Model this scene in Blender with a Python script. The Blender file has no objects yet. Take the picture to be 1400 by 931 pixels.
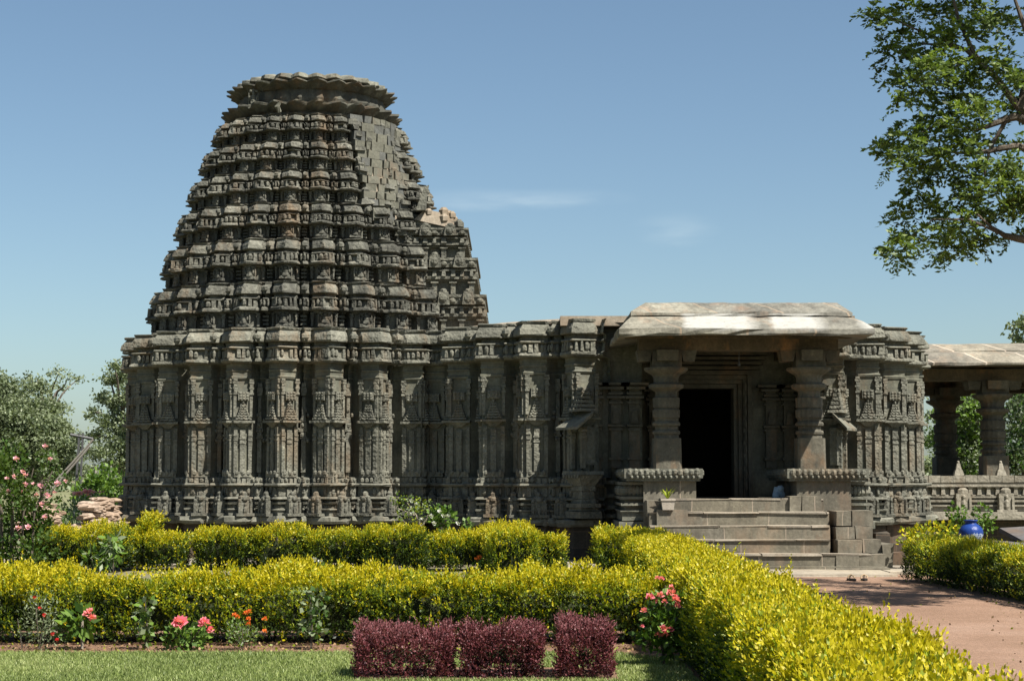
import bpy, math, random
import numpy as np
from math import radians as R_, sin, cos, pi, tan, atan
from mathutils import Vector, Matrix

sc = bpy.context.scene
# ---------------------------------------------------------------- camera, sky, sun, exposure
EYE = 1.6; F = 2400.0; PITCH = atan(185.0/F)
cam_d = bpy.data.cameras.new('camera'); cam = bpy.data.objects.new('camera', cam_d)
sc.collection.objects.link(cam); sc.camera = cam
cam.location = (0, 0, EYE); cam.rotation_euler = (pi/2+PITCH, 0, 0)
cam_d.sensor_width = 36.0; cam_d.lens = 36.0*F/1400; cam_d.clip_end = 3000; cam_d.clip_start = .1
SUN_AZ, SUN_EL = 49.0, 55.0
w = bpy.data.worlds.new('World'); sc.world = w; w.use_nodes = True
nt = w.node_tree; nt.nodes.clear()
wo = nt.nodes.new('ShaderNodeOutputWorld'); bg = nt.nodes.new('ShaderNodeBackground')
sky = nt.nodes.new('ShaderNodeTexSky'); sky.sky_type = 'NISHITA'; sky.sun_disc = False
sky.sun_elevation = R_(SUN_EL); sky.sun_rotation = R_(180-SUN_AZ)
sky.altitude = 500; sky.air_density = .9; sky.dust_density = 1.8; sky.ozone_density = 1.5
bg.inputs['Strength'].default_value = .056
# two faint wisps of cirrus, a part of the sky itself
tc = nt.nodes.new('ShaderNodeTexCoord')
def wisp(az, el, wa, we, amt):
    m = nt.nodes.new('ShaderNodeMapping'); m.vector_type = 'POINT'
    sep = nt.nodes.new('ShaderNodeSeparateXYZ'); nt.links.new(tc.outputs['Generated'], sep.inputs[0])
    def mth(op, a, b=None):
        n = nt.nodes.new('ShaderNodeMath'); n.operation = op
        for i, v in enumerate((a, b)):
            if v is None: continue
            if isinstance(v, (int, float)): n.inputs[i].default_value = v
            else: nt.links.new(v, n.inputs[i])
        return n.outputs[0]
    a = mth('DIVIDE', mth('SUBTRACT', mth('DIVIDE', sep.outputs[0], sep.outputs[1]), az), wa)
    nz = nt.nodes.new('ShaderNodeTexNoise'); nz.inputs['Scale'].default_value = 26; nz.inputs['Detail'].default_value = 6
    mp = nt.nodes.new('ShaderNodeMapping'); mp.inputs['Scale'].default_value = (1, 1, 5); mp.inputs['Rotation'].default_value = (0, .12, 0)
    nt.links.new(tc.outputs['Generated'], mp.inputs[0]); nt.links.new(mp.outputs[0], nz.inputs['Vector'])
    b = mth('DIVIDE', mth('SUBTRACT', mth('ADD', mth('DIVIDE', sep.outputs[2], sep.outputs[1]), mth('MULTIPLY', nz.outputs[0], we*.9)), el+we*.45), we)
    d = mth('ADD', mth('MULTIPLY', a, a), mth('MULTIPLY', b, b))
    g = mth('MAXIMUM', mth('SUBTRACT', 1.0, d), 0.0)
    k = mth('MULTIPLY', mth('MULTIPLY', g, g), mth('MAXIMUM', mth('SUBTRACT', mth('MULTIPLY', nz.outputs[0], 2.2), .55), 0.0))
    return mth('MULTIPLY', mth('MULTIPLY', k, amt), mth('GREATER_THAN', sep.outputs[1], 0.05)), mth
k1, mth = wisp((665-700)/F, (650-270)/F, .062, .0085, .2)
k2, mth = wisp((925-700)/F, (650-310)/F, .030, .012, .16)
k3, mth = wisp((770-700)/F, (650-268)/F, .05, .007, .14)
mixc = nt.nodes.new('ShaderNodeMix'); mixc.data_type = 'RGBA'
nt.links.new(mth('ADD', mth('ADD', k1, k3), k2), mixc.inputs['Factor'])
nt.links.new(sky.outputs[0], mixc.inputs['A']); mixc.inputs['B'].default_value = (7.2, 7.6, 8.2, 1)
tnt = nt.nodes.new('ShaderNodeMix'); tnt.data_type = 'RGBA'; tnt.blend_type = 'MULTIPLY'; tnt.inputs['Factor'].default_value = 1; tnt.inputs['B'].default_value = (.98, 1.05, 1.0, 1)
nt.links.new(mixc.outputs['Result'], tnt.inputs['A']); nt.links.new(tnt.outputs['Result'], bg.inputs[0]); nt.links.new(bg.outputs[0], wo.inputs[0])
sl = bpy.data.lights.new('sun', 'SUN'); sun = bpy.data.objects.new('sun', sl); sc.collection.objects.link(sun)
sl.energy = 5.0; sl.angle = R_(.53); sl.color = (1, .95, .86)
sdir = Vector((sin(R_(SUN_AZ))*cos(R_(SUN_EL)), -cos(R_(SUN_AZ))*cos(R_(SUN_EL)), sin(R_(SUN_EL))))
sun.rotation_euler = sdir.to_track_quat('Z', 'Y').to_euler(); sun.location = (20, -20, 40)
sc.view_settings.view_transform = 'Standard'; sc.view_settings.look = 'None'
sc.view_settings.gamma = 1; sc.view_settings.exposure = 1.16; sc.view_settings.use_curve_mapping = False
sc.cycles.max_bounces = 6; sc.cycles.diffuse_bounces = 3; sc.cycles.glossy_bounces = 2; sc.cycles.transmission_bounces = 3
sc.cycles.use_denoising = True

rnd = random.Random(7); rng = np.random.default_rng(7)
def zf(y, d):                                   # height of a point seen at image row y (931 rows) at depth d
    return EYE + d*tan(atan((465.5-y)/F)+PITCH)
def xf(x, d): return (x-700)/F*d

# ---------------------------------------------------------------- materials
def lin(r, g, b): return tuple((c/12.92 if c <= .04045 else ((c+.055)/1.055)**2.4) for c in (r/255, g/255, b/255))+(1,)
class Mat:
    def __init__(s, name, rough=.9):
        s.m = bpy.data.materials.new(name); s.m.use_nodes = True; s.t = s.m.node_tree; s.t.nodes.clear()
        s.out = s.n('ShaderNodeOutputMaterial'); s.p = s.n('ShaderNodeBsdfPrincipled')
        s.p.inputs['Roughness'].default_value = rough; s.p.inputs['Specular IOR Level'].default_value = .25
        s.l(s.p.outputs[0], s.out.inputs[0]); s.co = s.n('ShaderNodeTexCoord').outputs['Object']
    def n(s, t): return s.t.nodes.new(t)
    def l(s, a, b): s.t.links.new(a, b)
    def noise(s, scale, detail=4, rough=.6, vec=None, out=0, stretch=None):
        v = vec or s.co
        if stretch:
            mp = s.n('ShaderNodeMapping'); mp.inputs['Scale'].default_value = stretch; s.l(v, mp.inputs[0]); v = mp.outputs[0]
        n = s.n('ShaderNodeTexNoise'); n.inputs['Scale'].default_value = scale; n.inputs['Detail'].default_value = detail
        n.inputs['Roughness'].default_value = rough; s.l(v, n.inputs['Vector']); return n.outputs[out]
    def vor(s, scale, feature='F1', out='Distance', vec=None, stretch=None):
        v = vec or s.co
        if stretch:
            mp = s.n('ShaderNodeMapping'); mp.inputs['Scale'].default_value = stretch; s.l(v, mp.inputs[0]); v = mp.outputs[0]
        n = s.n('ShaderNodeTexVoronoi'); n.feature = feature; n.inputs['Scale'].default_value = scale
        s.l(v, n.inputs['Vector']); return n.outputs[out]
    def ramp(s, f, stops, interp='LINEAR'):
        r = s.n('ShaderNodeValToRGB'); e = r.color_ramp.elements; r.color_ramp.interpolation = interp
        while len(e) > len(stops): e.remove(e[-1])
        while len(e) < len(stops): e.new(1)
        for k, (p, c) in enumerate(stops):
            e[k].position = p; e[k].color = c if isinstance(c, tuple) else (c, c, c, 1)
        s.l(f, r.inputs[0]); return r.outputs[0]
    def mix(s, f, a, b, bt='MIX'):
        m = s.n('ShaderNodeMix'); m.data_type = 'RGBA'; m.blend_type = bt
        for k, v in (('Factor', f), ('A', a), ('B', b)):
            i = m.inputs[k]
            if isinstance(v, (int, float)): i.default_value = v
            elif isinstance(v, tuple): i.default_value = v
            else: s.l(v, i)
        return m.outputs['Result']
    def math(s, op, a, b=0.0):
        n = s.n('ShaderNodeMath'); n.operation = op
        for i, v in enumerate((a, b)):
            if isinstance(v, (int, float)): n.inputs[i].default_value = v
            else: s.l(v, n.inputs[i])
        return n.outputs[0]
    def col(s, c):
        if isinstance(c, tuple): s.p.inputs['Base Color'].default_value = c
        else: s.l(c, s.p.inputs['Base Color'])
        return s
    def bump(s, h, dist, strength=1.0, prev=None):
        b = s.n('ShaderNodeBump'); b.inputs['Distance'].default_value = dist; b.inputs['Strength'].default_value = strength
        s.l(h, b.inputs['Height'])
        if prev is not None: s.l(prev, b.inputs['Normal'])
        s.l(b.outputs[0], s.p.inputs['Normal']); return b.outputs[0]

ALB = .61; GAL = .85
def stone(name, dark, mid, light, stain=.5, carve=0.0, joints=0.0, tint=(.16, .095, .045, 1), tint_amt=.45, white=False, ms=.008, bw=.9, bh=.32, mortar=(.30, .22, .15, 1)):
    m = Mat(name, .88); dark, mid, light = [(q[0]*ALB*1.01, q[1]*ALB, q[2]*ALB*.97, 1) for q in (dark, mid, light)]
    c = m.ramp(m.noise(1.7, 7, .68), [(.28, dark), (.5, mid), (.72, light)])
    fine = m.ramp(m.noise(19, 5, .7), [(.3, .72), (.7, 1.2)])
    c = m.mix(1.0, c, fine, 'MULTIPLY')
    streak = m.ramp(m.noise(3.2, 5, .7, stretch=(1.6, 1.6, .28)), [(.42, 0.0), (.66, 1.0)])
    c = m.mix(m.math('MULTIPLY', streak, stain), c, (.035, .035, .03, 1))
    rust = m.ramp(m.noise(1.1, 5, .7, stretch=(1.3, 1.3, .6)), [(.52, 0.0), (.7, 1.0)])
    c = m.mix(m.math('MULTIPLY', rust, tint_amt), c, tint)
    lich = m.ramp(m.noise(7.3, 6, .75), [(.6, 0.0), (.68, 1.0)])
    c = m.mix(m.math('MULTIPLY', lich, .45), c, (light[0]*1.25, light[1]*1.25, light[2]*1.15, 1))
    if joints:
        sep = m.n('ShaderNodeSeparateXYZ'); m.l(m.co, sep.inputs[0])
        cmb = m.n('ShaderNodeCombineXYZ'); m.l(m.math('ADD', sep.outputs[0], m.math('MULTIPLY', sep.outputs[1], .83)), cmb.inputs[0]); m.l(sep.outputs[2], cmb.inputs[1])
        wob = m.n('ShaderNodeVectorMath'); wob.operation = 'ADD'; m.l(cmb.outputs[0], wob.inputs[0])
        sc_ = m.n('ShaderNodeVectorMath'); sc_.operation = 'SCALE'; m.l(m.noise(2.5, 3, .6, out=1), sc_.inputs[0]); sc_.inputs['Scale'].default_value = .05
        m.l(sc_.outputs[0], wob.inputs[1])
        br = m.n('ShaderNodeTexBrick'); m.l(wob.outputs[0], br.inputs['Vector']); br.inputs['Scale'].default_value = 1
        br.inputs['Mortar Size'].default_value = ms; br.inputs['Mortar Smooth'].default_value = .3
        br.inputs['Brick Width'].default_value = bw; br.inputs['Row Height'].default_value = bh; br.inputs['Bias'].default_value = 0
        br.inputs['Color1'].default_value = (.72, .72, .74, 1); br.inputs['Color2'].default_value = (1.15, 1.12, 1.05, 1); br.inputs['Mortar'].default_value = (1, 1, 1, 1)
        c = m.mix(.75, c, br.outputs['Color'], 'MULTIPLY')
        c = m.mix(m.math('MULTIPLY', br.outputs['Fac'], joints), c, mortar)
    if white:
        # whitewashed stretches of the porch eave
        sep = m.n('ShaderNodeSeparateXYZ'); m.l(m.co, sep.inputs[0])
        wx = m.math('ADD', m.math('SUBTRACT', sep.outputs[0], 1.0), m.math('MULTIPLY', m.math('SUBTRACT', m.noise(5, 4, .6), .5), .22))
        def sst(v, a, w_):
            n_ = m.math('DIVIDE', m.math('SUBTRACT', v, a), w_); q_ = m.math('MAXIMUM', m.math('MINIMUM', n_, 1.0), 0.0); return q_
        def band(a, b): return m.math('MULTIPLY', sst(wx, a-.05, .1), m.math('SUBTRACT', 1.0, sst(wx, b-.12, .28)))
        f = m.math('ADD', m.math('ADD', band(2.98, 4.13), band(4.52, 5.33)), sst(wx, 5.95, .2))
        wz = m.math('ADD', sep.outputs[2], m.math('MULTIPLY', m.math('SUBTRACT', m.noise(7, 4, .6), .5), .12)); zz = m.math('MULTIPLY', sst(wz, 4.06, .08), m.math('LESS_THAN', sep.outputs[2], 4.43))
        f = m.math('MULTIPLY', m.math('MULTIPLY', f, zz), m.math('LESS_THAN', sep.outputs[1], 30.9-37.5))
        f = m.math('MULTIPLY', f, m.ramp(m.noise(9, 5, .7), [(.28, .45), (.5, 1.0)]))
        c = m.mix(f, c, (.31, .305, .28, 1))
    m.col(c)
    b = m.bump(m.noise(30, 5, .65), .006, .6)
    b = m.bump(m.noise(5, 4, .5), .02, .5, b)
    if carve:
        v = m.vor(9.5, 'SMOOTH_F1', stretch=(1, 1, 1.15))
        v2 = m.vor(21, 'F1')
        b = m.bump(m.math('ADD', v, m.math('MULTIPLY', v2, .5)), .03*carve, .8, b)
    return m.m
ST_tower = stone('stained carved schist', (.06, .06, .052, 1), (.16, .16, .135, 1), (.34, .335, .28, 1), .7, .9)
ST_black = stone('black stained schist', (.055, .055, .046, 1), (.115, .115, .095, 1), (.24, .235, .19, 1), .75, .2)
D_, M_, L_ = (.05, .052, .045, 1), (.125, .127, .105, 1), (.25, .245, .20, 1)
ST_wall = stone('weathered schist ashlar', (.11, .115, .095, 1), (.20, .205, .168, 1), (.30, .30, .24, 1), .3, 0, .35, mortar=(.05, .045, .035, 1), bw=.55, bh=.42)
ST_carve = stone('carved schist', (.11, .112, .093, 1), (.215, .215, .178, 1), (.34, .335, .275, 1), .32, 1.0)
ST_carve2 = stone('dark carved schist', (.09, .09, .075, 1), (.18, .18, .15, 1), (.30, .295, .24, 1), .45, .9)
ST_mould = stone('moulded schist', (.11, .112, .093, 1), (.22, .22, .182, 1), (.35, .345, .285, 1), .3, .3)
ST_ashlar = stone('relaid ashlar', (.13, .13, .105, 1), (.18, .18, .145, 1), (.24, .235, .19, 1), .15, 0, 0, tint=(.28, .15, .09, 1), tint_amt=.25)
ST_ashlar2 = stone('relaid blue grey ashlar', (.10, .105, .10, 1), (.145, .15, .14, 1), (.20, .20, .19, 1), .15, 0, 0, tint_amt=.0)
ST_ashlar3 = stone('relaid reddish ashlar', (.18, .13, .10, 1), (.25, .18, .135, 1), (.31, .23, .18, 1), .15, 0, 0, tint_amt=.0)
ST_mortar = stone('lime mortar', (.26, .21, .16, 1), (.38, .32, .25, 1), (.48, .42, .34, 1), .2, 0, 0)
ST_roof = stone('roof slab', (.15, .145, .125, 1), (.30, .29, .25, 1), (.45, .44, .38, 1), .5, 0, .55, white=True, ms=.022, bw=1.15, bh=3.0, tint=(.32, .2, .13, 1))
ST_roof2 = stone('pavilion roof slab', (.16, .15, .13, 1), (.28, .26, .22, 1), (.42, .39, .33, 1), .25, 0, .55, ms=.022, bw=1.15, bh=3.0, tint=(.36, .26, .18, 1), mortar=(.6, .5, .4, 1))
ST_beam = stone('brown stained beam', (.08, .065, .045, 1), (.15, .12, .08, 1), (.23, .17, .11, 1), .3, 0, 0, tint=(.36, .18, .07, 1), tint_amt=.7)
ST_step = stone('step stone', (.18, .165, .13, 1), (.27, .245, .19, 1), (.38, .35, .28, 1), .35, 0, .55, tint=(.30, .20, .13, 1), bw=1.05, bh=4.4, mortar=(.38, .30, .23, 1))
ST_pave = stone('paving stone', (.30, .26, .21, 1), (.44, .39, .32, 1), (.56, .50, .41, 1), .1, 0, .3, bw=1.1, bh=30)
ST_col = stone('turned schist column', (.075, .068, .055, 1), (.15, .14, .11, 1), (.24, .22, .175, 1), .3, .15, 0, tint=(.25, .14, .07, 1), tint_amt=.5)
ST_found = stone('rough foundation stone', (.05, .045, .038, 1), (.10, .085, .068, 1), (.17, .145, .11, 1), .4, 0, .6, tint=(.25, .14, .08, 1), tint_amt=.5, bw=.8, bh=.3, mortar=(.12, .085, .06, 1))
ST_rub = stone('pink rubble', (.26, .18, .13, 1), (.44, .33, .25, 1), (.62, .50, .41, 1), .1, 0, 0)
ST_plinth = stone('pavilion plinth stone', (.24, .22, .175, 1), (.38, .35, .285, 1), (.54, .50, .42, 1), .2, .4, 0)

def leafm(name, c, var=.25, trans=.35, rough=.5):
    c = tuple(q*GAL for q in c[:3])+(1,)
    m = Mat(name, rough); m.p.inputs['Specular IOR Level'].default_value = .35
    f = m.ramp(m.noise(14, 3, .7), [(.3, 1-var), (.7, 1+var)])
    base = m.mix(1.0, c, f, 'MULTIPLY'); m.col(base)
    t = m.n('ShaderNodeBsdfTranslucent'); m.l(m.mix(1.0, base, (1.15, 1.25, .6, 1), 'MULTIPLY'), t.inputs[0])
    mx = m.n('ShaderNodeMixShader'); mx.inputs[0].default_value = trans
    m.l(m.p.outputs[0], mx.inputs[1]); m.l(t.outputs[0], mx.inputs[2]); m.l(mx.outputs[0], m.out.inputs[0])
    return m.m
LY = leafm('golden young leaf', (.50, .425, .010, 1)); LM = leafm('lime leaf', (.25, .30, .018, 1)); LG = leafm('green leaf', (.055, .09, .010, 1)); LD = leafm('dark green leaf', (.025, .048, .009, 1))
LP = leafm('purple leaf', (.14, .034, .040, 1), .35, .2); LP2 = leafm('dark purple leaf', (.05, .015, .022, 1), .3, .2); LP3 = leafm('bronze leaf', (.20, .07, .075, 1), .3, .2)
LT = leafm('neem leaf', (.10, .15, .035, 1)); LT2 = leafm('neem pale top lit leaf', (.16, .22, .035, 1)); LT3 = leafm('neem deep shaded leaf', (.035, .06, .018, 1))
LF = leafm('far tree leaf', (.17, .205, .11, 1), .2, .25); LF2 = leafm('far tree grey leaf', (.19, .23, .125, 1), .2, .25); LF3 = leafm('far tree deep leaf', (.11, .145, .075, 1), .2, .25)  # distance haze put into the leaf colours, paled and greyed
LB = leafm('bush leaf', (.06, .12, .02, 1)); LB2 = leafm('bright bush leaf', (.13, .22, .03, 1))
PINK = leafm('pink petal', (.85, .42, .50, 1), .1); CORAL = leafm('coral petal', (.95, .30, .32, 1), .15); ORNG = leafm('orange petal', (.85, .22, .05, 1), .15)
REDP = leafm('red petal', (.75, .05, .06, 1), .1); WHTP = leafm('white petal', (.55, .55, .53, 1), .05); ROSE = leafm('rose petal', (.95, .27, .35, 1), .15); YEL = leafm('yellow petal', (.85, .6, .03, 1), .1)
def barkm(name, a, b):
    m = Mat(name, .95); m.col(m.ramp(m.noise(9, 5, .7, stretch=(1, 1, .25)), [(.35, a), (.65, b)])); m.bump(m.noise(22, 5, .7, stretch=(1, 1, .3)), .03); return m.m
BARK = barkm('bark', (.05, .04, .03, 1), (.14, .115, .09, 1)); BARKL = barkm('pale bark', (.2, .17, .13, 1), (.38, .33, .27, 1))
TWIG = barkm('hedge twig', (.012, .018, .006, 1), (.03, .035, .012, 1))
def ground_mat(name, a, b, c, s1=.8, s2=30, bd=.02, extra=None):
    a, b, c = [tuple(v*GAL for v in q[:3])+(1,) for q in (a, b, c)]; m = Mat(name, .95); c1 = m.ramp(m.noise(s1, 6, .65), [(.3, a), (.5, b), (.7, c)])
    c1 = m.mix(1.0, c1, m.ramp(m.noise(s2, 5, .75), [(.3, .72), (.7, 1.22)]), 'MULTIPLY')
    if extra: c1 = m.mix(m.ramp(m.noise(4.0, 6, .75), [(.6, 0.0), (.72, .8)]), c1, extra)
    m.col(c1); m.bump(m.noise(s2*1.5, 5, .7), bd); return m.m
G_lawn = ground_mat('lawn turf', (.12, .17, .05, 1), (.17, .21, .07, 1), (.22, .245, .095, 1), 1.1, 60, .03)
G_soil = ground_mat('red brown soil', (.16, .09, .055, 1), (.24, .14, .09, 1), (.31, .19, .125, 1), 2, 25, .04, (.12, .08, .05, 1))
G_path = ground_mat('pink earth path', (.215, .132, .086, 1), (.275, .172, .117, 1), (.325, .215, .155, 1), .7, 26, .02, (.20, .14, .10, 1))
G_land = ground_mat('dry ground', (.14, .13, .075, 1), (.19, .17, .10, 1), (.12, .14, .06, 1), .25, 5, .02)
G_field = ground_mat('pale dry field', (.20, .18, .10, 1), (.15, .16, .075, 1), (.25, .22, .13, 1), .15, 4, .02)
def plain(name, c, rough=.6, metal=0, var=.15):
    m = Mat(name, rough); m.p.inputs['Metallic'].default_value = metal
    m.col(m.mix(1.0, c, m.ramp(m.noise(12, 5, .7), [(.3, 1-var), (.7, 1+var)]), 'MULTIPLY')); m.bump(m.noise(40, 3), .004); return m.m
BLACK = plain('black rubber', (.02, .018, .016, 1)); TAN = plain('tan strap', (.35, .25, .15, 1)); WOOD = plain('grey timber', (.20, .18, .155, 1), .8); IRON = plain('dull iron', (.10, .10, .10, 1), .6, .5)
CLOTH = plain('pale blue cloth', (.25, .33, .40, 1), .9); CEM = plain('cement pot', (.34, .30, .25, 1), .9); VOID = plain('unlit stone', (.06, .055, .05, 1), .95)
SLATE = stone('dark slate slab', (.12, .115, .125, 1), (.19, .18, .185, 1), (.26, .245, .24, 1), .2, 0, .7, bw=.7, bh=.5, mortar=(.05, .045, .04, 1))
_m = Mat('blue painted pot', .35); _s = _m.n('ShaderNodeSeparateXYZ'); _m.l(_m.co, _s.inputs[0])
_f = _m.math('GREATER_THAN', _m.math('ADD', _m.math('MULTIPLY', _m.math('SUBTRACT', _m.noise(16, 4, .7), .5), .22), .145), _s.outputs[2])
_m.col(_m.mix(_f, _m.ramp(_m.noise(7, 4), [(.3, (.008, .025, .13, 1)), (.7, (.014, .045, .20, 1))]), (.30, .35, .42, 1))); _m.bump(_m.noise(25, 4), .006); BLUE = _m.m

# ---------------------------------------------------------------- scene helpers
def link(o): sc.collection.objects.link(o)
def tag(o, label=None, cat=None, group=None, kind=None):
    if label: o['label'] = label
    if cat: o['category'] = cat
    if group: o['group'] = group
    if kind: o['kind'] = kind
    return o
def wloc(o):
    v = Vector((0, 0, 0))
    while o is not None: v += o.location; o = o.parent
    return v
def thing(name, label, cat, loc=(0, 0, 0), group=None):
    o = bpy.data.objects.new(name, None); link(o); o.location = loc; o.empty_display_size = .3
    return tag(o, label, cat, group)
def mk(name, V, faces, mats, parent=None, loc=None, midx=None, smooth=False):
    """V (n,3) in world metres; faces list or (m,4) array"""
    V = np.asarray(V, dtype=np.float64).reshape(-1, 3)
    org = np.array(loc if loc is not None else (wloc(parent) if parent is not None else (0, 0, 0)))
    me = bpy.data.meshes.new(name); W = (V-org)
    if isinstance(faces, np.ndarray):
        nf, k = faces.shape
        me.vertices.add(len(W)); me.vertices.foreach_set('co', W.astype(np.float32).ravel())
        me.loops.add(nf*k); me.loops.foreach_set('vertex_index', faces.astype(np.int32).ravel())
        me.polygons.add(nf); me.polygons.foreach_set('loop_start', np.arange(0, nf*k, k, dtype=np.int32))
        me.update(calc_edges=True)
    else:
        me.from_pydata(W.tolist(), [], faces); me.update()
    for m in (mats if isinstance(mats, (list, tuple)) else [mats]): me.materials.append(m)
    if midx is not None: me.polygons.foreach_set('material_index', np.asarray(midx, dtype=np.int32))
    if smooth: me.polygons.foreach_set('use_smooth', np.ones(len(me.polygons), dtype=bool))
    o = bpy.data.objects.new(name, me); link(o)
    if parent is not None: o.parent = parent
    else: o.location = org
    return o
class MB:
    def __init__(s): s.v = []; s.f = []; s.mi = []; s.cur = 0
    def mark(s, i): s.cur = i
    def add(s, vs, fs):
        b = len(s.v); s.v.extend([tuple(q) for q in vs]); s.f.extend([tuple(i+b for i in f) for f in fs]); s.mi.extend([s.cur]*len(fs))
    def box(s, c, ax, ay, az, hx, hy, hz, top=1.0, topy=None, jit=0.0):
        c = Vector(c); ax = Vector(ax); ay = Vector(ay); az = Vector(az); topy = top if topy is None else topy
        vs = []
        for kz in (-1, 1):
            tx, ty = (1, 1) if kz < 0 else (top, topy)
            for kx, ky in ((-1, -1), (1, -1), (1, 1), (-1, 1)):
                p = c+ax*(kx*hx*tx)+ay*(ky*hy*ty)+az*(kz*hz)
                if jit: p = p+Vector((rnd.uniform(-jit, jit), rnd.uniform(-jit, jit), rnd.uniform(-jit, jit)))
                vs.append(p)
        s.add(vs, [(3, 2, 1, 0), (4, 5, 6, 7), (0, 1, 5, 4), (1, 2, 6, 5), (2, 3, 7, 6), (3, 0, 4, 7)])
    def abox(s, x0, x1, y0, y1, z0, z1, top=1.0, jit=0.0):
        s.box(((x0+x1)/2, (y0+y1)/2, (z0+z1)/2), (1, 0, 0), (0, 1, 0), (0, 0, 1), (x1-x0)/2, (y1-y0)/2, (z1-z0)/2, top, None, jit)
    def lump(s, c, r, ax=(1, 0, 0), ay=(0, 1, 0), az=(0, 0, 1), sx=1, sy=1, sz=1):
        """small rounded lump: octagonal barrel with chamfered ends"""
        c = Vector(c); ax = Vector(ax); ay = Vector(ay); az = Vector(az); vs = []
        for (rz, rr) in ((-1, .45), (-.45, .95), (.45, .95), (1, .45)):
            for k in range(6):
                a = k*pi/3+.3
                vs.append(c+ax*(cos(a)*rr*r*sx)+ay*(sin(a)*rr*r*sy)+az*(rz*r*sz))
        fs = [tuple(range(5, -1, -1)), tuple(range(18, 24))]
        for j in range(3):
            for k in range(6): fs.append((j*6+k, j*6+(k+1) % 6, j*6+6+(k+1) % 6, j*6+6+k))
        s.add(vs, fs)
    def tube(s, pts, rad, n=7, cap=True):
        pts = [Vector(p) for p in pts]; rings = []
        for i, p in enumerate(pts):
            d = (pts[min(i+1, len(pts)-1)]-pts[max(i-1, 0)]).normalized()
            a = d.cross(Vector((0, 0, 1)));
            if a.length < .05: a = d.cross(Vector((1, 0, 0)))
            a.normalize(); b = d.cross(a)
            r = rad[i] if isinstance(rad, (list, tuple)) else rad
            rings.append([p+a*cos(2*pi*k/n)*r+b*sin(2*pi*k/n)*r for k in range(n)])
        vs = [q for rg in rings for q in rg]; fs = []
        for i in range(len(pts)-1):
            for k in range(n): fs.append((i*n+k, i*n+(k+1) % n, i*n+n+(k+1) % n, i*n+n+k))
        if cap: fs += [tuple(range(n)), tuple(range(len(vs)-1, len(vs)-n-1, -1))]
        s.add(vs, fs)
    def lathe(s, c, prof, n=24, jit=0.0, star=0.0, sq=None):
        """prof: (z, r[, square]) ; square=1 makes that ring a square of half width r"""
        cx, cy, cz = c; vs = []
        for pr in prof:
            z, r = pr[0], pr[1]; q = pr[2] if len(pr) > 2 else 0
            for k in range(n):
                a = 2*pi*(k+.5)/n; rr = r*(1+(star*(k % 2) if not q else 0))
                x, y = cos(a)*rr, sin(a)*rr
                if q: mm = max(abs(cos(a)), abs(sin(a))); x, y = cos(a)/mm*r, sin(a)/mm*r
                vs.append((cx+x, cy+y, cz+z))
        fs = [tuple(range(n-1, -1, -1)), tuple(range(len(vs)-n, len(vs)))]
        for j in range(len(prof)-1):
            for k in range(n): fs.append((j*n+k, j*n+(k+1) % n, j*n+n+(k+1) % n, j*n+n+k))
        s.add(vs, fs)
    def build(s, name, mats, parent=None, loc=None, smooth=False, label=None):
        o = mk(name, s.v, s.f, mats, parent, loc, s.mi if any(s.mi) else None, smooth)
        if label: o['label'] = label
        return o
def copy_tree(o, parent=None):
    c = o.copy(); link(c); c.parent = parent
    for ch in [q for q in o.children]: copy_tree(ch, c)
    return c

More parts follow.
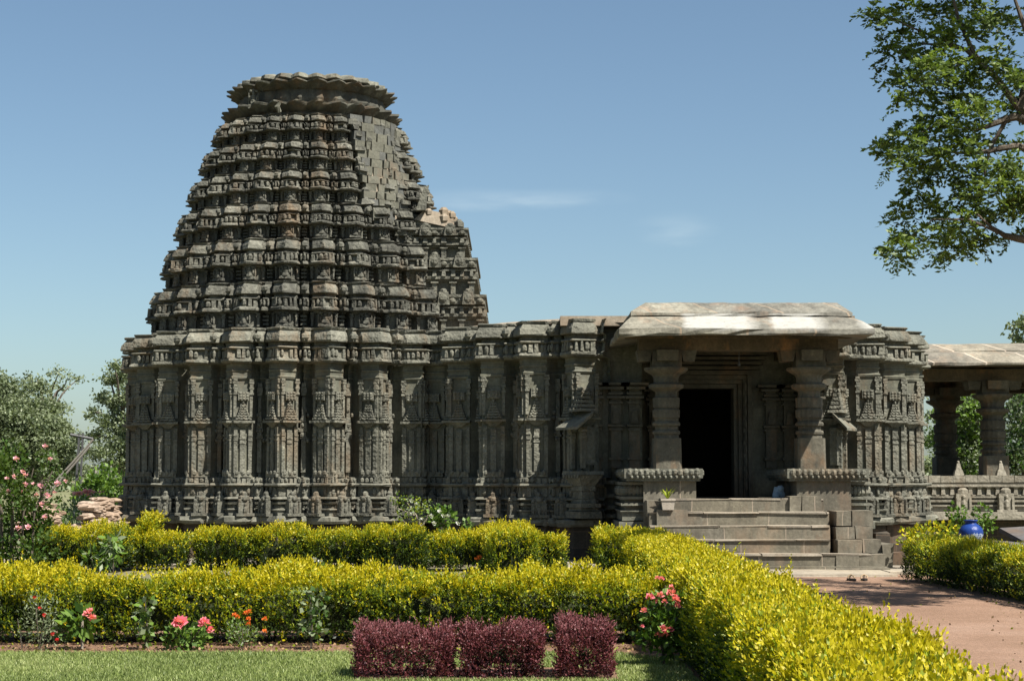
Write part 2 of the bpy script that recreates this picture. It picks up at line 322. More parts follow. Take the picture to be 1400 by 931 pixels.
# ---------------------------------------------------------------- star plan
#   a tip of the star in its own frame (t along the wall, n outward), right half; mirrored for the left
def plan_arrays(half, k=1.0):
    deep = [(0, 0), (.275*k, -.275*k), (.285*k, -.46*k), (.33*k, -.60*k), (half-.055, -.52*k), (half, -.46*k)]
    shal = [(0, 0), (.295*k, -.265*k), (.315*k, -.37*k), (.345*k, -.42*k), (half-.11, -.34*k), (half, -.235*k)]
    base = [(0, 0), (.30*k, -.24*k), (.33*k, -.31*k), (.37*k, -.35*k), (half-.07, -.32*k), (half, -.26*k)]
    return deep, shal, base
class Star:
    def __init__(s, C, Rr, angs, half, k=1.0, closed=True):
        s.C = Vector((C[0], C[1])); s.R = Rr; s.angs = angs; s.half = half; s.k = k; s.closed = closed
        s.plans = plan_arrays(half, k)
    def frame(s, th):
        return Vector((sin(th), -cos(th), 0)), Vector((cos(th), sin(th), 0))   # radial (out), tangential (to the right as seen from outside)
    def pt(s, th, t, n, z, sc_=1.0, off=0.0, C=None):
        rad, tan_ = s.frame(th); C = C or s.C
        p = rad*(s.R*sc_+n*sc_+off)+tan_*(t*sc_); return Vector((C[0]+p[0], C[1]+p[1], z))
    def ring(s, z, sc_=1.0, off=0.0, plan=0, C=None, flat=None, jit=.006):
        P = []
        for i, th in enumerate(s.angs):
            pl = s.plans[plan] if isinstance(plan, int) else [((a[0]*(1-(plan-int(plan)))+b[0]*(plan-int(plan))), (a[1]*(1-(plan-int(plan)))+b[1]*(plan-int(plan)))) for a, b in zip(s.plans[int(plan)], s.plans[int(plan)+1])]
            pts = [(-t, n) for (t, n) in pl[:0:-1]] + pl[:-1] if True else None
            pts = [(-t, n) for (t, n) in pl[::-1][:-1]] + pl[:-1]
            for (t, n) in pts:
                if flat is not None and flat[0] < th < flat[1]:
                    q = s.pt(th, t, -.42, z, sc_, 0, C)
                else: q = s.pt(th, t*(1+off/(s.R*sc_)*1.2), n, z, sc_, off, C)
                if jit: q = q+Vector((rnd.uniform(-jit, jit), rnd.uniform(-jit, jit), rnd.uniform(-jit, jit)*1.2))
                P.append(q)
            if not s.closed and i == len(s.angs)-1:
                t, n = pl[-1]; P.append(s.pt(th, t, n, z, sc_, off, C))
        return P
    def sweep(s, mb, prof, sc_=1.0, C=None, flat=None, jit=.006):
        """prof: list of (z, off, plan)"""
        rings = [s.ring(z, sc_, off, pl, C, flat, jit) for (z, off, pl) in prof]
        n = len(rings[0]); vs = [q for r in rings for q in r]; fs = []
        m = n if s.closed else n-1
        for j in range(len(rings)-1):
            for k in range(m): fs.append((j*n+k, j*n+(k+1) % n, j*n+n+(k+1) % n, j*n+n+k))
        mb.add(vs, fs); return rings
    def faces(s, th, sc_=1.0, off=0.0, C=None):
        """the two faces of a tip: origin at corner, direction along face, outward normal"""
        out = []
        rad, tan_ = s.frame(th)
        for sg in (-1, 1):
            a = (tan_*sg - rad).normalized(); nn = (tan_*sg + rad).normalized()
            out.append((s.pt(th, 0, 0, 0, sc_, off, C), a, nn))
        return out
UP = Vector((0, 0, 1))

def jb(v, a=.15): return v*(1+rnd.uniform(-a, a))
def carved_row(mb, st, th, z0, z1, sc_, off, C=None, per=4, L=None, kind='lump', prot=.07):
    """small carved bosses standing on a ledge along both faces of a tip and on the slim tip between"""
    L = (L or .40*st.k)*sc_
    for (o, a, nn) in st.faces(th, sc_, off, C):
        for i in range(per):
            u = L*(i+.5)/per; c = o+a*u-nn*.01; h = (z1-z0)/2
            hh = jb(h, .16); wd = L/per*.5*rnd.uniform(.55, .95)
            cc = Vector((c.x, c.y, z0+hh))
            if rnd.random() < .93:
                if rnd.random() < .5: mb.box(cc+nn*(prot*.4), a, nn, UP, wd, prot*rnd.uniform(.5, .9), hh, rnd.uniform(.55, .95), .7, .006)
                else: mb.lump(cc+nn*(prot*.4), 1, a, nn, UP, wd*1.1, prot*.75, hh)
    for sg in (-1,):
        rad, tan_ = st.frame(th)
        for i in range(3):
            t = (sg*st.half+(i-1)*.085)
            c = st.pt(th, t, -.25*st.k-.07*abs(i-1), (z0+z1)/2, sc_, off, C)
            mb.lump(c, 1, tan_, rad, UP, .034*sc_, prot*.8, jb((z1-z0)/2, .2))
def kapota_deco(mb, st, th, z0, z1, sc_, off, C=None):
    L = .40*st.k*sc_; zc = (z0+z1)/2; h = (z1-z0)/2
    for (o, a, nn) in st.faces(th, sc_, off, C):
        for i in range(3):
            u = L*(i+.45)/3; c = o+a*u; c = Vector((c.x, c.y, zc+rnd.uniform(-.2, .1)*h))
            mb.lump(c, 1, a, nn, UP, L/7*rnd.uniform(.7, 1.1), .024, h*rnd.uniform(.4, .65))
    rad, tan_ = st.frame(th)
    c = st.pt(th, -st.half, -.225*st.k, zc, sc_, off, C); mb.lump(c, 1, tan_, rad, UP, .09*sc_, .045, h*.7)
def figure(mb, c, tan_, rad, h, w_):
    """seated relief figure in a niche, with a lobed arch round it"""
    c = Vector(c)
    mb.box(c-UP*h*.38, tan_, rad, UP, w_*.42, .05, h*.10, .9, None, .004)
    mb.lump(c-UP*h*.16+rad*.02, 1, tan_, rad, UP, w_*.27, .055, h*.18)
    mb.lump(c+UP*h*.08+rad*.02, 1, tan_, rad, UP, w_*.17, .05, h*.16)
    mb.lump(c+UP*h*.30+rad*.03, 1, tan_, rad, UP, w_*.11, .045, h*.11)
    for sg in (-1, 1):
        mb.lump(c+tan_*sg*w_*.27+UP*h*.03+rad*.02, 1, (tan_*.8+UP*.6*sg).normalized(), rad, UP, w_*.08, .035, h*.14)
        mb.lump(c+tan_*sg*w_*.38+UP*h*.02, 1, tan_, rad, UP, w_*.055, .03, h*.34)
        mb.lump(c+tan_*sg*w_*.22+UP*h*.42, 1, tan_, rad, UP, w_*.12, .03, h*.07)
    mb.lump(c+UP*h*.47, 1, tan_, rad, UP, w_*.10, .035, h*.07)

# ---------------------------------------------------------------- the temple
temple = thing('temple', 'dark grey carved stone temple with stepped star shaped tower and low hall', 'temple', (-1.0, 37.5, 0))
VC = (-4.30, 38.5); VR = 4.05
PH = -3.6; ST24 = 13.846
vang = [R_(PH+ST24*k) for k in range(-12, 14)]
V = Star(VC, VR, vang, .488, 1.0)
VT = Star(VC, VR, vang, .488, 1.0)
VT.plans = ([(0, 0), (.255, -.255), (.265, -.44), (.31, -.58), (.488-.06, -.50), (.488, -.43)], [(0, 0), (.265, -.235), (.285, -.40), (.32, -.47), (.488-.125, -.38), (.488, -.265)], [(0, 0), (.30, -.24), (.33, -.31), (.37, -.35), (.418, -.32), (.488, -.26)])
MC = (3.25, 37.7); MR = 5.42
mang = [R_(33.75+11.25*k) for k in range(0, 28)]         # from the porch's east side round the back to its west side
M = Star(MC, MR, mang, .525, 1.12, closed=False)
def vis(th, lo=-112, hi=70):
    d = (math.degrees(th)+180) % 360-180
    return lo < d < hi
def mvis(th):
    d = (math.degrees(th)+180) % 360-180
    return (-72 < d < -15) or (20 < d < 112)
Z = dict(found=.66, ledge=.815)
wall_prof_base = [(0, .12, 2), (.655, .10, 2)]
ledge_prof = [(.66, .10, 2), (.665, .26, 2), (.72, .30, 2), (.79, .285, 2), (.812, .25, 2), (.815, .02, 2)]
base_prof = [(.815, .12, 1.6), (.93, .12, 1.6), (.935, .17, 1.6), (.965, .17, 1.6), (.972, .02, 1.5), (1.045, .02, 1.5), (1.05, .13, 1.6), (1.085, .15, 1.6), (1.092, .03, 1.5),
             (1.135, .03, 1.5), (1.14, .15, 1.6), (1.155, .17, 1.6), (1.19, .14, 1.6), (1.195, .03, 1.3), (1.39, .03, 1.3), (1.40, .15, 1.4), (1.425, .17, 1.4), (1.455, .15, 1.4), (1.46, .04, 1), (1.57, .04, 1), (1.575, 0, 0)]
wall_prof = [(1.575, 0, 0), (2.1, 0, 0), (2.6, 0, 0), (3.1, 0, 0), (3.50, 0, 0), (3.51, .035, 0), (3.55, .05, 0), (3.57, .01, 0), (3.65, .01, 0), (3.66, .035, .0), (3.69, .04, .0), (3.71, .01, .1), (3.80, .02, .2), (3.815, .05, .5)]
corn_prof = [(3.815, .04, .6), (3.83, .15, 1), (3.86, .19, 1), (3.90, .18, 1), (3.925, .10, 1), (4.09, .05, 1), (4.095, .12, 1), (4.125, .16, 1), (4.145, .13, 1), (4.15, .0, 1), (4.235, .0, 1),
             (4.24, .12, 1), (4.25, .165, 1), (4.27, .17, 1), (4.36, .145, 1), (4.44, .08, 1), (4.475, .04, 1), (4.48, .08, 1), (4.52, .10, 1), (4.53, .07, 1), (4.535, -.25, 1)]
def build_wall(S, name_pre, isvis):
    b = MB(); S.sweep(b, wall_prof_base, jit=.02); b.build('foundation', ST_found, temple)
    b = MB(); S.sweep(b, ledge_prof, jit=.014); b.build('plinth_ledge', ST_mould, temple)
    b = MB(); S.sweep(b, base_prof); bm = b.build('base_moulding', ST_mould, temple)
    b = MB(); S.sweep(b, wall_prof); wl = b.build(name_pre+'_wall', ST_wall, temple)
    b = MB(); S.sweep(b, corn_prof)
    for th in S.angs:
        if isvis(th): carved_row(b, S, th, 3.925, 4.09, 1, .11, None, 4, None, 'lump', .06); kapota_deco(b, S, th, 4.25, 4.44, 1, .13)
    b.build('cornice', ST_carve, temple)
    L = .40*S.k
    for th in S.angs:
        if not isvis(th): continue
        b = MB(); rad, tan_ = S.frame(th)
        # frieze of little beasts above the base, and the dark dwarf frieze inside it
        carved_row(b, S, th, 1.46, 1.565, 1, .05, None, 4, None, 'lump', .07)
        carved_row(b, S, th, 1.205, 1.385, 1, .02, None, 3, None, 'lump', .08)
        carved_row(b, S, th, .975, 1.04, 1, .03, None, 2, None, 'lump', .05)
        for (o, a, nn) in S.faces(th, 1, .02):
            for zc, hz in ((1.51, .05), (1.295, .09), (1.007, .03)): cc = o+a*(L*.5); b.box(Vector((cc.x, cc.y, zc)), a, nn, UP, L*.55, .03, hz)
            cc = o+a*(L*.5)-nn*.03; b.box(Vector((cc.x, cc.y, 1.25)), a, nn, UP, L*.2, .02, .28)
        cc = S.pt(th, -S.half, -.35*S.k, 1.25); b.box(cc, tan_, rad, UP, .12, .10, .30); cc = S.pt(th, -S.half*.6, -.38*S.k, 1.25); b.box(cc, tan_, rad, UP, .22, .03, .30)
        b.build('frieze', ST_carve, bm)
        for (o, a, nn) in S.faces(th):
            b = MB(); P = lambda u, z, p=0.0: Vector(((o+a*u+nn*p).x, (o+a*u+nn*p).y, z))
            uc = L*.50
            for u in (.035*S.k, L-.03):            # turned corner shafts
                for (z, hw, hz) in ((2.98, .03, .22), (3.22, .045, .02), (3.27, .03, .03), (3.33, .05, .022), (3.38, .035, .03), (3.44, .055, .022), (3.49, .045, .02)):
                    b.box(P(u, z, .02), a, nn, UP, hw*rnd.uniform(.9, 1.05), .045 if hz < .1 else .025, hz)
            b.box(P(uc, 3.17, .03), a, nn, UP, .115, .055, .085, 1, None, .004)          # carved plaque
            for i in range(3):
                for j in range(3): b.lump(P(uc+(i-1)*.07, 3.17+(j-1)*.052, .085), 1, a, nn, UP, .032, .022, .026)
            b.lump(P(uc, 3.045, .03), 1, a, nn, UP, .035, .05, .04)
            b.lump(P(uc, 3.09, .03), 1, a, nn, UP, .055, .05, .02)
            zz = 2.70; hw = .165
            for i in range(6):                      # miniature stepped tower
                b.box(P(uc, zz+.024, .035), a, nn, UP, hw, .075-.008*i, .016, .93); b.box(P(uc, zz+.046, .02), a, nn, UP, hw*.8, .055-.006*i, .012)
                for q in range(3):
                    if rnd.random() < .8: b.lump(P(uc+(q-1)*hw*.62, zz+.03, .105-.008*i), 1, a, nn, UP, hw*.17, .018, .02)
                zz += .052; hw *= .83
            b.box(P(uc, 2.665, .05), a, nn, UP, L*.54, .085, .022, 1.0, None, .004)      # its shelf
            b.box(P(uc, 2.60, .02), a, -nn, -UP, L*.40, .075, .045, .35, .3)             # corbel beneath
            for i, u in enumerate((.055*S.k, uc, L-.045)):   # ribbed lower shaft
                top = 2.56 if i != 1 else 2.50
                hwid = .038 if i != 1 else .055
                b.box(P(u, (1.66+top)/2, .012), a, nn, UP, hwid, .034, (top-1.66)/2, 1, None, .003)
                b.box(P(u, top-.16, .02), a, nn, UP, hwid*1.25, .04, .016); b.box(P(u, top-.25, .02), a, nn, UP, hwid*1.15, .04, .02)
            b.box(P(uc, 1.63, .02), a, nn, UP, L*.46, .05, .05, .92)
            for i in range(3): b.lump(P(L*(.2+.3*i), 1.66, .06), 1, a, nn, UP, .045, .035, rnd.uniform(.04, .07))
            b.build('wall_shrine', ST_carve if S is V else ST_carve, wl)
            b = MB()                               # little aedicule in front of the base mouldings
            bo = .16; b.box(P(uc, .97, bo), a, nn, UP, .125, .08, .15, .95, None, .006)
            b.lump(P(uc, 1.16, bo), 1, a, nn, UP, .12, .09, .07); b.lump(P(uc, 1.24, bo), 1, a, nn, UP, .06, .07, .06)
            for sg in (-1, 1): b.box(P(uc+sg*.12, .96, bo+.08), a, nn, UP, .022, .025, .13); b.lump(P(uc+sg*.11, 1.12, bo+.07), 1, a, nn, UP, .035, .03, .035)
            b.lump(P(uc, .93, bo+.09), 1, a, nn, UP, .045, .035, .08); b.lump(P(uc, 1.04, bo+.09), 1, a, nn, UP, .028, .03, .03)
            b.lump(P(uc, 1.15, bo+.09), 1, a, nn, UP, .06, .03, .04); b.box(P(uc, .845, bo+.02), a, nn, UP, .19, .11, .028)
            b.build('base_shrine', ST_carve2, bm)
        # slim shaft in the recess between two tips
        b = MB(); c = S.pt(th, -S.half, -.46*S.k, 0)
        for (z, hw, hz) in ((2.0, .045, .33), (2.36, .07, .022), (2.42, .05, .04), (2.5, .075, .03), (2.6, .06, .06), (2.72, .045, .05), (2.95, .035, .2), (3.22, .05, .03), (3.30, .06, .05), (3.40, .045, .04)):
            b.box(Vector((c.x, c.y, z)), tan_, rad, UP, hw, .05, hz, .92, None, .003)
        b.box(Vector((c.x, c.y, 2.1))-rad*.03, tan_, rad, UP, .03, .04, 1.3)
        for i in range(7): b.lump(Vector((c.x, c.y, 2.3+i*.1))+tan_*rnd.uniform(-.1, .1)+rad*.03, 1, tan_, rad, UP, .04, .05, .045)
        b.box(Vector((c.x, c.y, 1.0))+rad*.14, tan_, rad, UP, .09, .09, .17, .9, None, .005); b.lump(Vector((c.x, c.y, 1.2))+rad*.14, 1, tan_, rad, UP, .07, .08, .06)
        b.build('recess_shaft', ST_carve2, wl)
    return wl
build_wall(V, 'sanctum', vis)
build_wall(M, 'hall', mvis)

# tower: rows of the photograph (image rows) for the tier boundaries, outer radii
rowY = [447, 382, 323, 274, 230, 190, 154]
rowR = [3.80, 3.46, 3.15, 2.85, 2.57, 2.30, 2.03]
CX = [-4.33, -4.37, -4.39, -4.41, -4.43, -4.44, -4.44]
zt = [zf(y, 38.5-r) for y, r in zip(rowY, rowR)]
for k in range(6):
    z0, z1 = (4.535 if k == 0 else zt[k]), zt[k+1]; H = z1-z0; s_ = rowR[k+1]/VR*.985; C = (CX[k+1], 38.5)
    q = lambda f: z0+H*f
    flat = {3: (R_(30), R_(58)), 4: (R_(30), R_(60)), 5: (R_(30), R_(72))}.get(k)
    prof = [(z0-.06, .06, .8), (q(.03), .06, .8), (q(.05), .08, .8), (q(.06), .02, .5), (q(.33), .02, .5), (q(.335), .07, .8), (q(.37), .08, .9), (q(.375), .17, 1.3), (q(.39), .235, 1.45), (q(.425), .24, 1.45), (q(.455), .20, 1.3),
            (q(.46), .13, 1), (q(.60), .09, 1), (q(.605), .15, 1.3), (q(.63), .18, 1.4), (q(.64), .17, 1.4), (q(.65), .05, 1), (q(.715), .02, 1), (q(.72), .10, 1), (q(.735), .15, 1), (q(.75), .155, 1), (q(.84), .125, 1), (q(.92), .06, 1), (q(.94), .03, 1),
            (q(.945), .05, 1.4), (q(.98), .075, 1.5), (q(.985), .04, 1.3), (q(1.0), -.30*s_-.1, 1)]
    b = MB(); VT.sweep(b, prof, s_, C, flat, .007)
    for th in vang:
        d = math.degrees(th)
        if not vis(th, -115, 115) or (flat and flat[0] < th < flat[1]): continue
        carved_row(b, VT, th, q(.455), q(.615), s_, .16, C, 3 if k < 3 else 2, .40, 'lump', .065)
        kapota_deco(b, VT, th, q(.74), q(.93), s_, .11, C)
        # half-columns flanking each niche
        for (o, a, nn) in VT.faces(th, s_, .03, C):
            for u in (.33*s_, .06*s_):
                for (f0, hw, hz) in ((.17, .028, .10), (.275, .045, .02), (.30, .03, .02), (.33, .05, .015)):
                    cc = o+a*u+nn*.02; b.box(Vector((cc.x, cc.y, q(f0))), a, nn, UP, hw*(.6+.4*s_), .05, hz*H)
        rad, tan_ = VT.frame(th)
        for f0 in (.12, .2, .28):
            c = VT.pt(th, -V.half, -.36, q(f0), s_, 0, C); b.box(c, tan_, rad, UP, .075*s_, .07, .022*H)
    tier = b.build('tower_tier', ST_tower, temple)
    for th in vang:
        if not vis(th, -100, 75) or (flat and flat[0] < th < flat[1]): continue
        rad, tan_ = VT.frame(th); b = MB()
        c = VT.pt(th, 0, 0.0, q(.20), s_, .04, C); figure(b, c, tan_, rad, H*.30, .36*s_+.04); b.build('carved_figure', ST_tower, tier)
# relaid plain ashlar on the east flank of the upper tiers
b = MB(); b2 = MB(); zz = zt[3]-.35
while zz < zt[6]-.02:
    hh = rnd.uniform(.15, .25)
    fr = np.interp(zz+hh/2, zt, [r/VR*.985 for r in rowR]); cx = np.interp(zz+hh/2, zt, CX); rr = (VR-.36)*fr
    th = R_((31.5 if zz > zt[3] else 33)+rnd.uniform(-2, 1)); end = R_(float(np.interp(zz, [zt[3]-.4, zt[3], zt[4], zt[5], zt[6]], [42, 54, 60, 68, 76])))
    while th < end:
        wd = rnd.uniform(.14, .34); dth = wd/rr; tm = th+dth/2
        rad = Vector((sin(tm), -cos(tm), 0)); tan_ = Vector((cos(tm), sin(tm), 0)); j = rnd.uniform(-.015, .03)
        b.mark(rnd.choice((0, 0, 0, 0, 0, 1, 1)) if rnd.random() < .95 else 2)
        if rnd.random() < .08:
            b.box((cx+rad.x*rr, 38.5+rad.y*rr, zz+hh/2), tan_, rad, UP, wd/2-.006, .16, hh/2-.008, .8, None, .01)
        else: b.box((cx+rad.x*(rr+j), 38.5+rad.y*(rr+j), zz+hh/2), tan_, rad, UP, wd/2-.012, .12, hh/2-.012, 1, None, .012)
        th += dth
    zz += hh
b.build('bare_masonry', [ST_ashlar, ST_ashlar2, ST_ashlar3], temple)
b = MB()
for k in range(46):  # broken carving fragments, built into one mesh with the mortar bed
    zz = rnd.uniform(zt[3]-.1, zt[6]-.1); fr = np.interp(zz, zt, [r/VR*.985 for r in rowR]); cx = np.interp(zz, zt, CX); rr = (VR-.30)*fr
    end = float(np.interp(zz, [zt[3], zt[4], zt[5], zt[6]], [54, 60, 68, 76])); tm = R_(rnd.choice((31+abs(rnd.gauss(0, 2.5)), end-abs(rnd.gauss(0, 5)), rnd.uniform(34, end))))
    rad = Vector((sin(tm), -cos(tm), 0)); tan_ = Vector((cos(tm), sin(tm), 0)); c = (cx+rad.x*rr, 38.5+rad.y*rr, zz)
    if k % 2: b.box(c, tan_, rad, UP, rnd.uniform(.07, .16), rnd.uniform(.1, .2), rnd.uniform(.04, .09), rnd.uniform(.6, .95), None, .02)
    else: b.lump(c, 1, tan_, rad, UP, rnd.uniform(.06, .12), rnd.uniform(.08, .16), rnd.uniform(.05, .10))
b.mi = [1]*len(b.mi); vs = []; n = 12; lv = [zt[3]-.35, zt[3], zt[4], zt[5], zt[6]]
for z in lv:
    fr = np.interp(z, zt, [r/VR*.985 for r in rowR]); cx = np.interp(z, zt, CX); rr = (VR-.255)*fr
    for i in range(n): a = R_(35+20*i/(n-1)) if z > lv[0] else R_(33+10*i/(n-1)); vs.append((cx+sin(a)*rr, 38.5-cos(a)*rr, z))
b.add(vs, [(j*n+i, j*n+i+1, j*n+n+i+1, j*n+n+i) for j in range(len(lv)-1) for i in range(n-1)])
b.build('mortar_and_broken_carving', [ST_mortar, ST_tower], temple)

# ribbed crowning roof: two projecting star plates and a cap
dF = 38.5-2.0; Ct = (-4.44, 38.5)
def ribring(z, r, dep, n=104, jit=.012, C=Ct, lift=0.0):
    out = []
    for k in range(n):
        a = 2*pi*k/n+R_(PH); w4 = (0, .42, 1, .42)[k % 4]; rr = r-dep*w4
        out.append(Vector((C[0]+sin(a)*rr+rnd.uniform(-jit, jit), C[1]-cos(a)*rr+rnd.uniform(-jit, jit), z+lift*(1-w4)+rnd.uniform(-jit, jit)*.6)))
    return out
def ribsweep(mb, prof, n=104):
    rings = [ribring(*p) for p in prof]; vs = [q for r in rings for q in r]
    fs = [(j*n+k, j*n+(k+1) % n, j*n+n+(k+1) % n, j*n+n+k) for j in range(len(rings)-1) for k in range(n)]
    mb.add(vs, fs)
yz = lambda y, d=dF: zf(y, d)
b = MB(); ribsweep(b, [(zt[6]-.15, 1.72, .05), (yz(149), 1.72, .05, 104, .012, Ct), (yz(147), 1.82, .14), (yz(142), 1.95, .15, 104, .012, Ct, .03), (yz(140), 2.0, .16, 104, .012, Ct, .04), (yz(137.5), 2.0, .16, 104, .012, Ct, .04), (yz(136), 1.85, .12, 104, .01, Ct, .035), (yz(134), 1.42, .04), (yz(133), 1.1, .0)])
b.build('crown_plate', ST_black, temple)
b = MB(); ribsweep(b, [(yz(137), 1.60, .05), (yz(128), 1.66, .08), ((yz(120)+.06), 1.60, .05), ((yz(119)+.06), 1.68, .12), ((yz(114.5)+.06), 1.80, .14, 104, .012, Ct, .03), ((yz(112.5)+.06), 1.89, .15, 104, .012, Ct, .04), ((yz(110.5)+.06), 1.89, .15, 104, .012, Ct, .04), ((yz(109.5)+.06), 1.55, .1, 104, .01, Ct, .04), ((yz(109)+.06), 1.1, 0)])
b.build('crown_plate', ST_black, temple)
b = MB(); ribsweep(b, [(yz(115), 1.3, .03), ((yz(110.5)+.11), 1.50, .1), ((yz(107.5)+.11), 1.68, .10, 104, .012, Ct, .02), ((yz(103.5)+.11), 1.66, .10, 104, .015, Ct, .04), ((yz(99.5)+.11), 1.36, .10, 104, .02, Ct, .045), ((yz(97)+.11), .95, .05, 104, .02, Ct, .03), ((yz(96)+.11), .4, .0)])
b.build('crown_cap', ST_mould, temple)
b = MB(); c = Vector((-4.44-1.1, 38.5-1.4, yz(128)))
figure(b, c, Vector((1, 0, 0)), Vector((0, -1, 0)), .42, .26); b.build('carved_figure', ST_carve, temple)
b = MB(); b.tube([(-4.90, 36.55, yz(153)), (-4.95, 36.50, yz(146)), (-4.90, 36.50, yz(140))], [.05, .06, .04]); b.build('iron_stained_bracket', ST_ashlar, temple)

# stepped antefix mass on the tower's east side
b = MB(); fy0 = 36.75
lv = [(455, 403, 663), (403, 353, 651), (353, 312, 638)]
for (yb, yt, xr) in lv:
    z0, z1 = zf(yb, fy0), zf(yt, fy0); H = z1-z0; x1 = xf(xr, fy0)
    for (f0, f1, e) in ((0, .36, -.10), (.36, .42, -.03), (.42, .50, .05), (.50, .64, -.04), (.64, .69, .02), (.69, .75, -.07), (.75, .93, .03), (.93, 1.0, .06)):
        b.abox(-4.2, x1+e-.03, fy0-e, 40.2, z0+H*f0+.0015, z0+H*f1-.0015, 1, .004)
    n = 9
    for i in range(n):
        x = x1-.10-i*(1.75/n)
        if rnd.random() < .9: b.box((x, fy0-.0, z0+H*.565), (1, 0, 0), (0, 1, 0), UP, .06*rnd.uniform(.6, 1), .08, H*.07, .7, .7, .005)
        b.lump((x, fy0-.04, z0+H*.84), 1, (1, 0, 0), (0, 1, 0), UP, .075, .04, H*.065)
        if i % 2 == 0:
            b.box((x, fy0+.06, z0+H*.18), (1, 0, 0), (0, 1, 0), UP, .05, .07, H*.17, 1, None, .004); b.box((x, fy0+.05, z0+H*.33), (1, 0, 0), (0, 1, 0), UP, .08, .09, H*.02)
    for i in range(9):
        b.box((x1-.02, fy0+.2+i*.35, z0+H*.565), (0, 1, 0), (1, 0, 0), UP, .08, .07, H*.07, .7)
    for i in range(3):                          # upright gable pieces along the face
        x = x1-.35-i*.52
        b.box((x, fy0-.08, z0+H*.90), (1, 0, 0), (0, 1, 0), UP, .13, .05, H*.17, .75, 1, .008)
        b.lump((x, fy0-.08, z0+H*1.09), 1, (1, 0, 0), (0, 1, 0), UP, .075, .05, H*.06)
        b.lump((x, fy0-.14, z0+H*.90), 1, (1, 0, 0), (0, 1, 0), UP, .08, .03, H*.10)
for (yb, yt, xr) in ((312, 306, 626), (306, 300, 624), (300, 296, 616)):
    b.abox(-4.2, xf(xr, fy0)+.02, fy0+.25, 39.9, zf(yb, fy0)+.003, zf(yt, fy0)-.002, 1, .01)
b.lump((xf(628, fy0)-.02, fy0+.3, zf(305, fy0)), 1, sx=.11, sy=.2, sz=.11)
b.build('antefix', ST_carve2, temple)
b = MB()
b.box((xf(595, fy0), fy0+.7, zf(296, fy0)), Vector((1, 0, -.28)).normalized(), (0, 1, 0), Vector((.28, 0, 1)).normalized(), .42, .5, .12, .8, .8, .05)
for i in range(14): b.lump((xf(580+rnd.uniform(0, 40), fy0), fy0+.25+rnd.uniform(0, .4), zf(rnd.uniform(288, 300), fy0)), rnd.uniform(.05, .12))
b.build('broken_core', ST_mortar, temple)
b = MB(); b.box((xf(578, 37), 37.0, zf(272, 37)), Vector((1, 0, 0)), (0, 1, 0), Vector((.26, 0, 1)).normalized(), .10, .22, .27, .45, .7, .03)
b.build('standing_slab', ST_carve2, temple)

# vestibule wall between sanctum and hall, and roof deck
b = MB(); b.abox(-3.2, -.9, 36.1, 40.5, .0, 4.50, 1); b.build('vestibule_wall', ST_wall, temple)
b = MB()
n = 40; vs = []
for k in range(n): a = 2*pi*k/n; vs.append((MC[0]+sin(a)*(MR-.28), MC[1]-cos(a)*(MR-.28), 4.46+rnd.uniform(0, .05)))
vs2 = [(MC[0]+(v[0]-MC[0])*.93, MC[1]+(v[1]-MC[1])*.93, 4.60) for v in vs]
b.add(vs+vs2, [tuple(range(n, 2*n))]+[(k, (k+1) % n, n+(k+1) % n, n+k) for k in range(n)])
b.abox(-4.5, -.5, 36.35, 40.3, 4.38, 4.60, 1, .02); b.abox(.9, 6.4, 32.75, 35, 4.40, 4.56, 1, .03)
b.build('roof_deck', ST_mortar, temple)

# ---------------- porch
PX0, PX1, PY0, PY1 = 1.83, 6.22, 30.0, 34.9; ZE = zf(458, 30.0)
FZ = 1.19
b = MB()
rings = []
def rect(x0, x1, y0, z, n=12, y1=PY1, jx=.02):
    out = []
    L1 = [(x0, y1-(y1-y0)*i/8) for i in range(8)]; L2 = [(x0+(x1-x0)*i/n, y0) for i in range(n)]; L3 = [(x1, y0+(y1-y0)*i/8) for i in range(9)]
    for (x, y) in L1+L2+L3: out.append(Vector((x+rnd.uniform(-jx, jx), y+rnd.uniform(-jx, jx), z+rnd.uniform(-jx, jx)*.8)))
    return out
zs = lambda y, d: zf(y, d)
prof = [(PX0+.75, PX1-.75, PY0+.75, ZE+.10), (PX0+.02, PX1-.02, PY0+.02, ZE), (PX0, PX1, PY0, ZE+.03), (PX0, PX1, PY0, ZE+.11), (PX0+.16, PX1-.13, PY0+.35, zs(440, 30.35)), (PX0+.27, PX1-.29, PY0+.6, zs(432, 30.6))]
rg = [rect(a, c, y, z) for (a, c, y, z) in prof]; n = len(rg[0]); vs = [q for r in rg for q in r]
b.add(vs, [(j*n+k, j*n+k+1, j*n+n+k+1, j*n+n+k) for j in range(len(rg)-1) for k in range(n-1)])
b.build('eave', ST_roof, temple)
b = MB()
prof = [(PX0+.42, PX1-.42, PY0+.75, zs(433, 30.7)), (PX0+.25, PX1-.26, PY0+.55, zs(431.5, 30.55)), (PX0+.26, PX1-.27, PY0+.57, zs(427, 30.57)), (PX0+.53, PX1-.44, PY0+1.0, zs(415, 31.0)), (PX0+.6, PX1-.6, PY0+1.25, zs(414, 31.2))]
rg = [rect(a, c, y, z) for (a, c, y, z) in prof]; vs = [q for r in rg for q in r]
b.add(vs, [(j*n+k, j*n+k+1, j*n+n+k+1, j*n+n+k) for j in range(len(rg)-1) for k in range(n-1)]+[tuple((len(rg)-1)*n+k for k in range(n))])
b.build('roof', ST_roof, temple)
b = MB(); b.abox(PX0+.5, PX1-.5, PY0+.6, 36.2, 4.12, 4.22); b.build('porch_ceiling', ST_beam, temple)
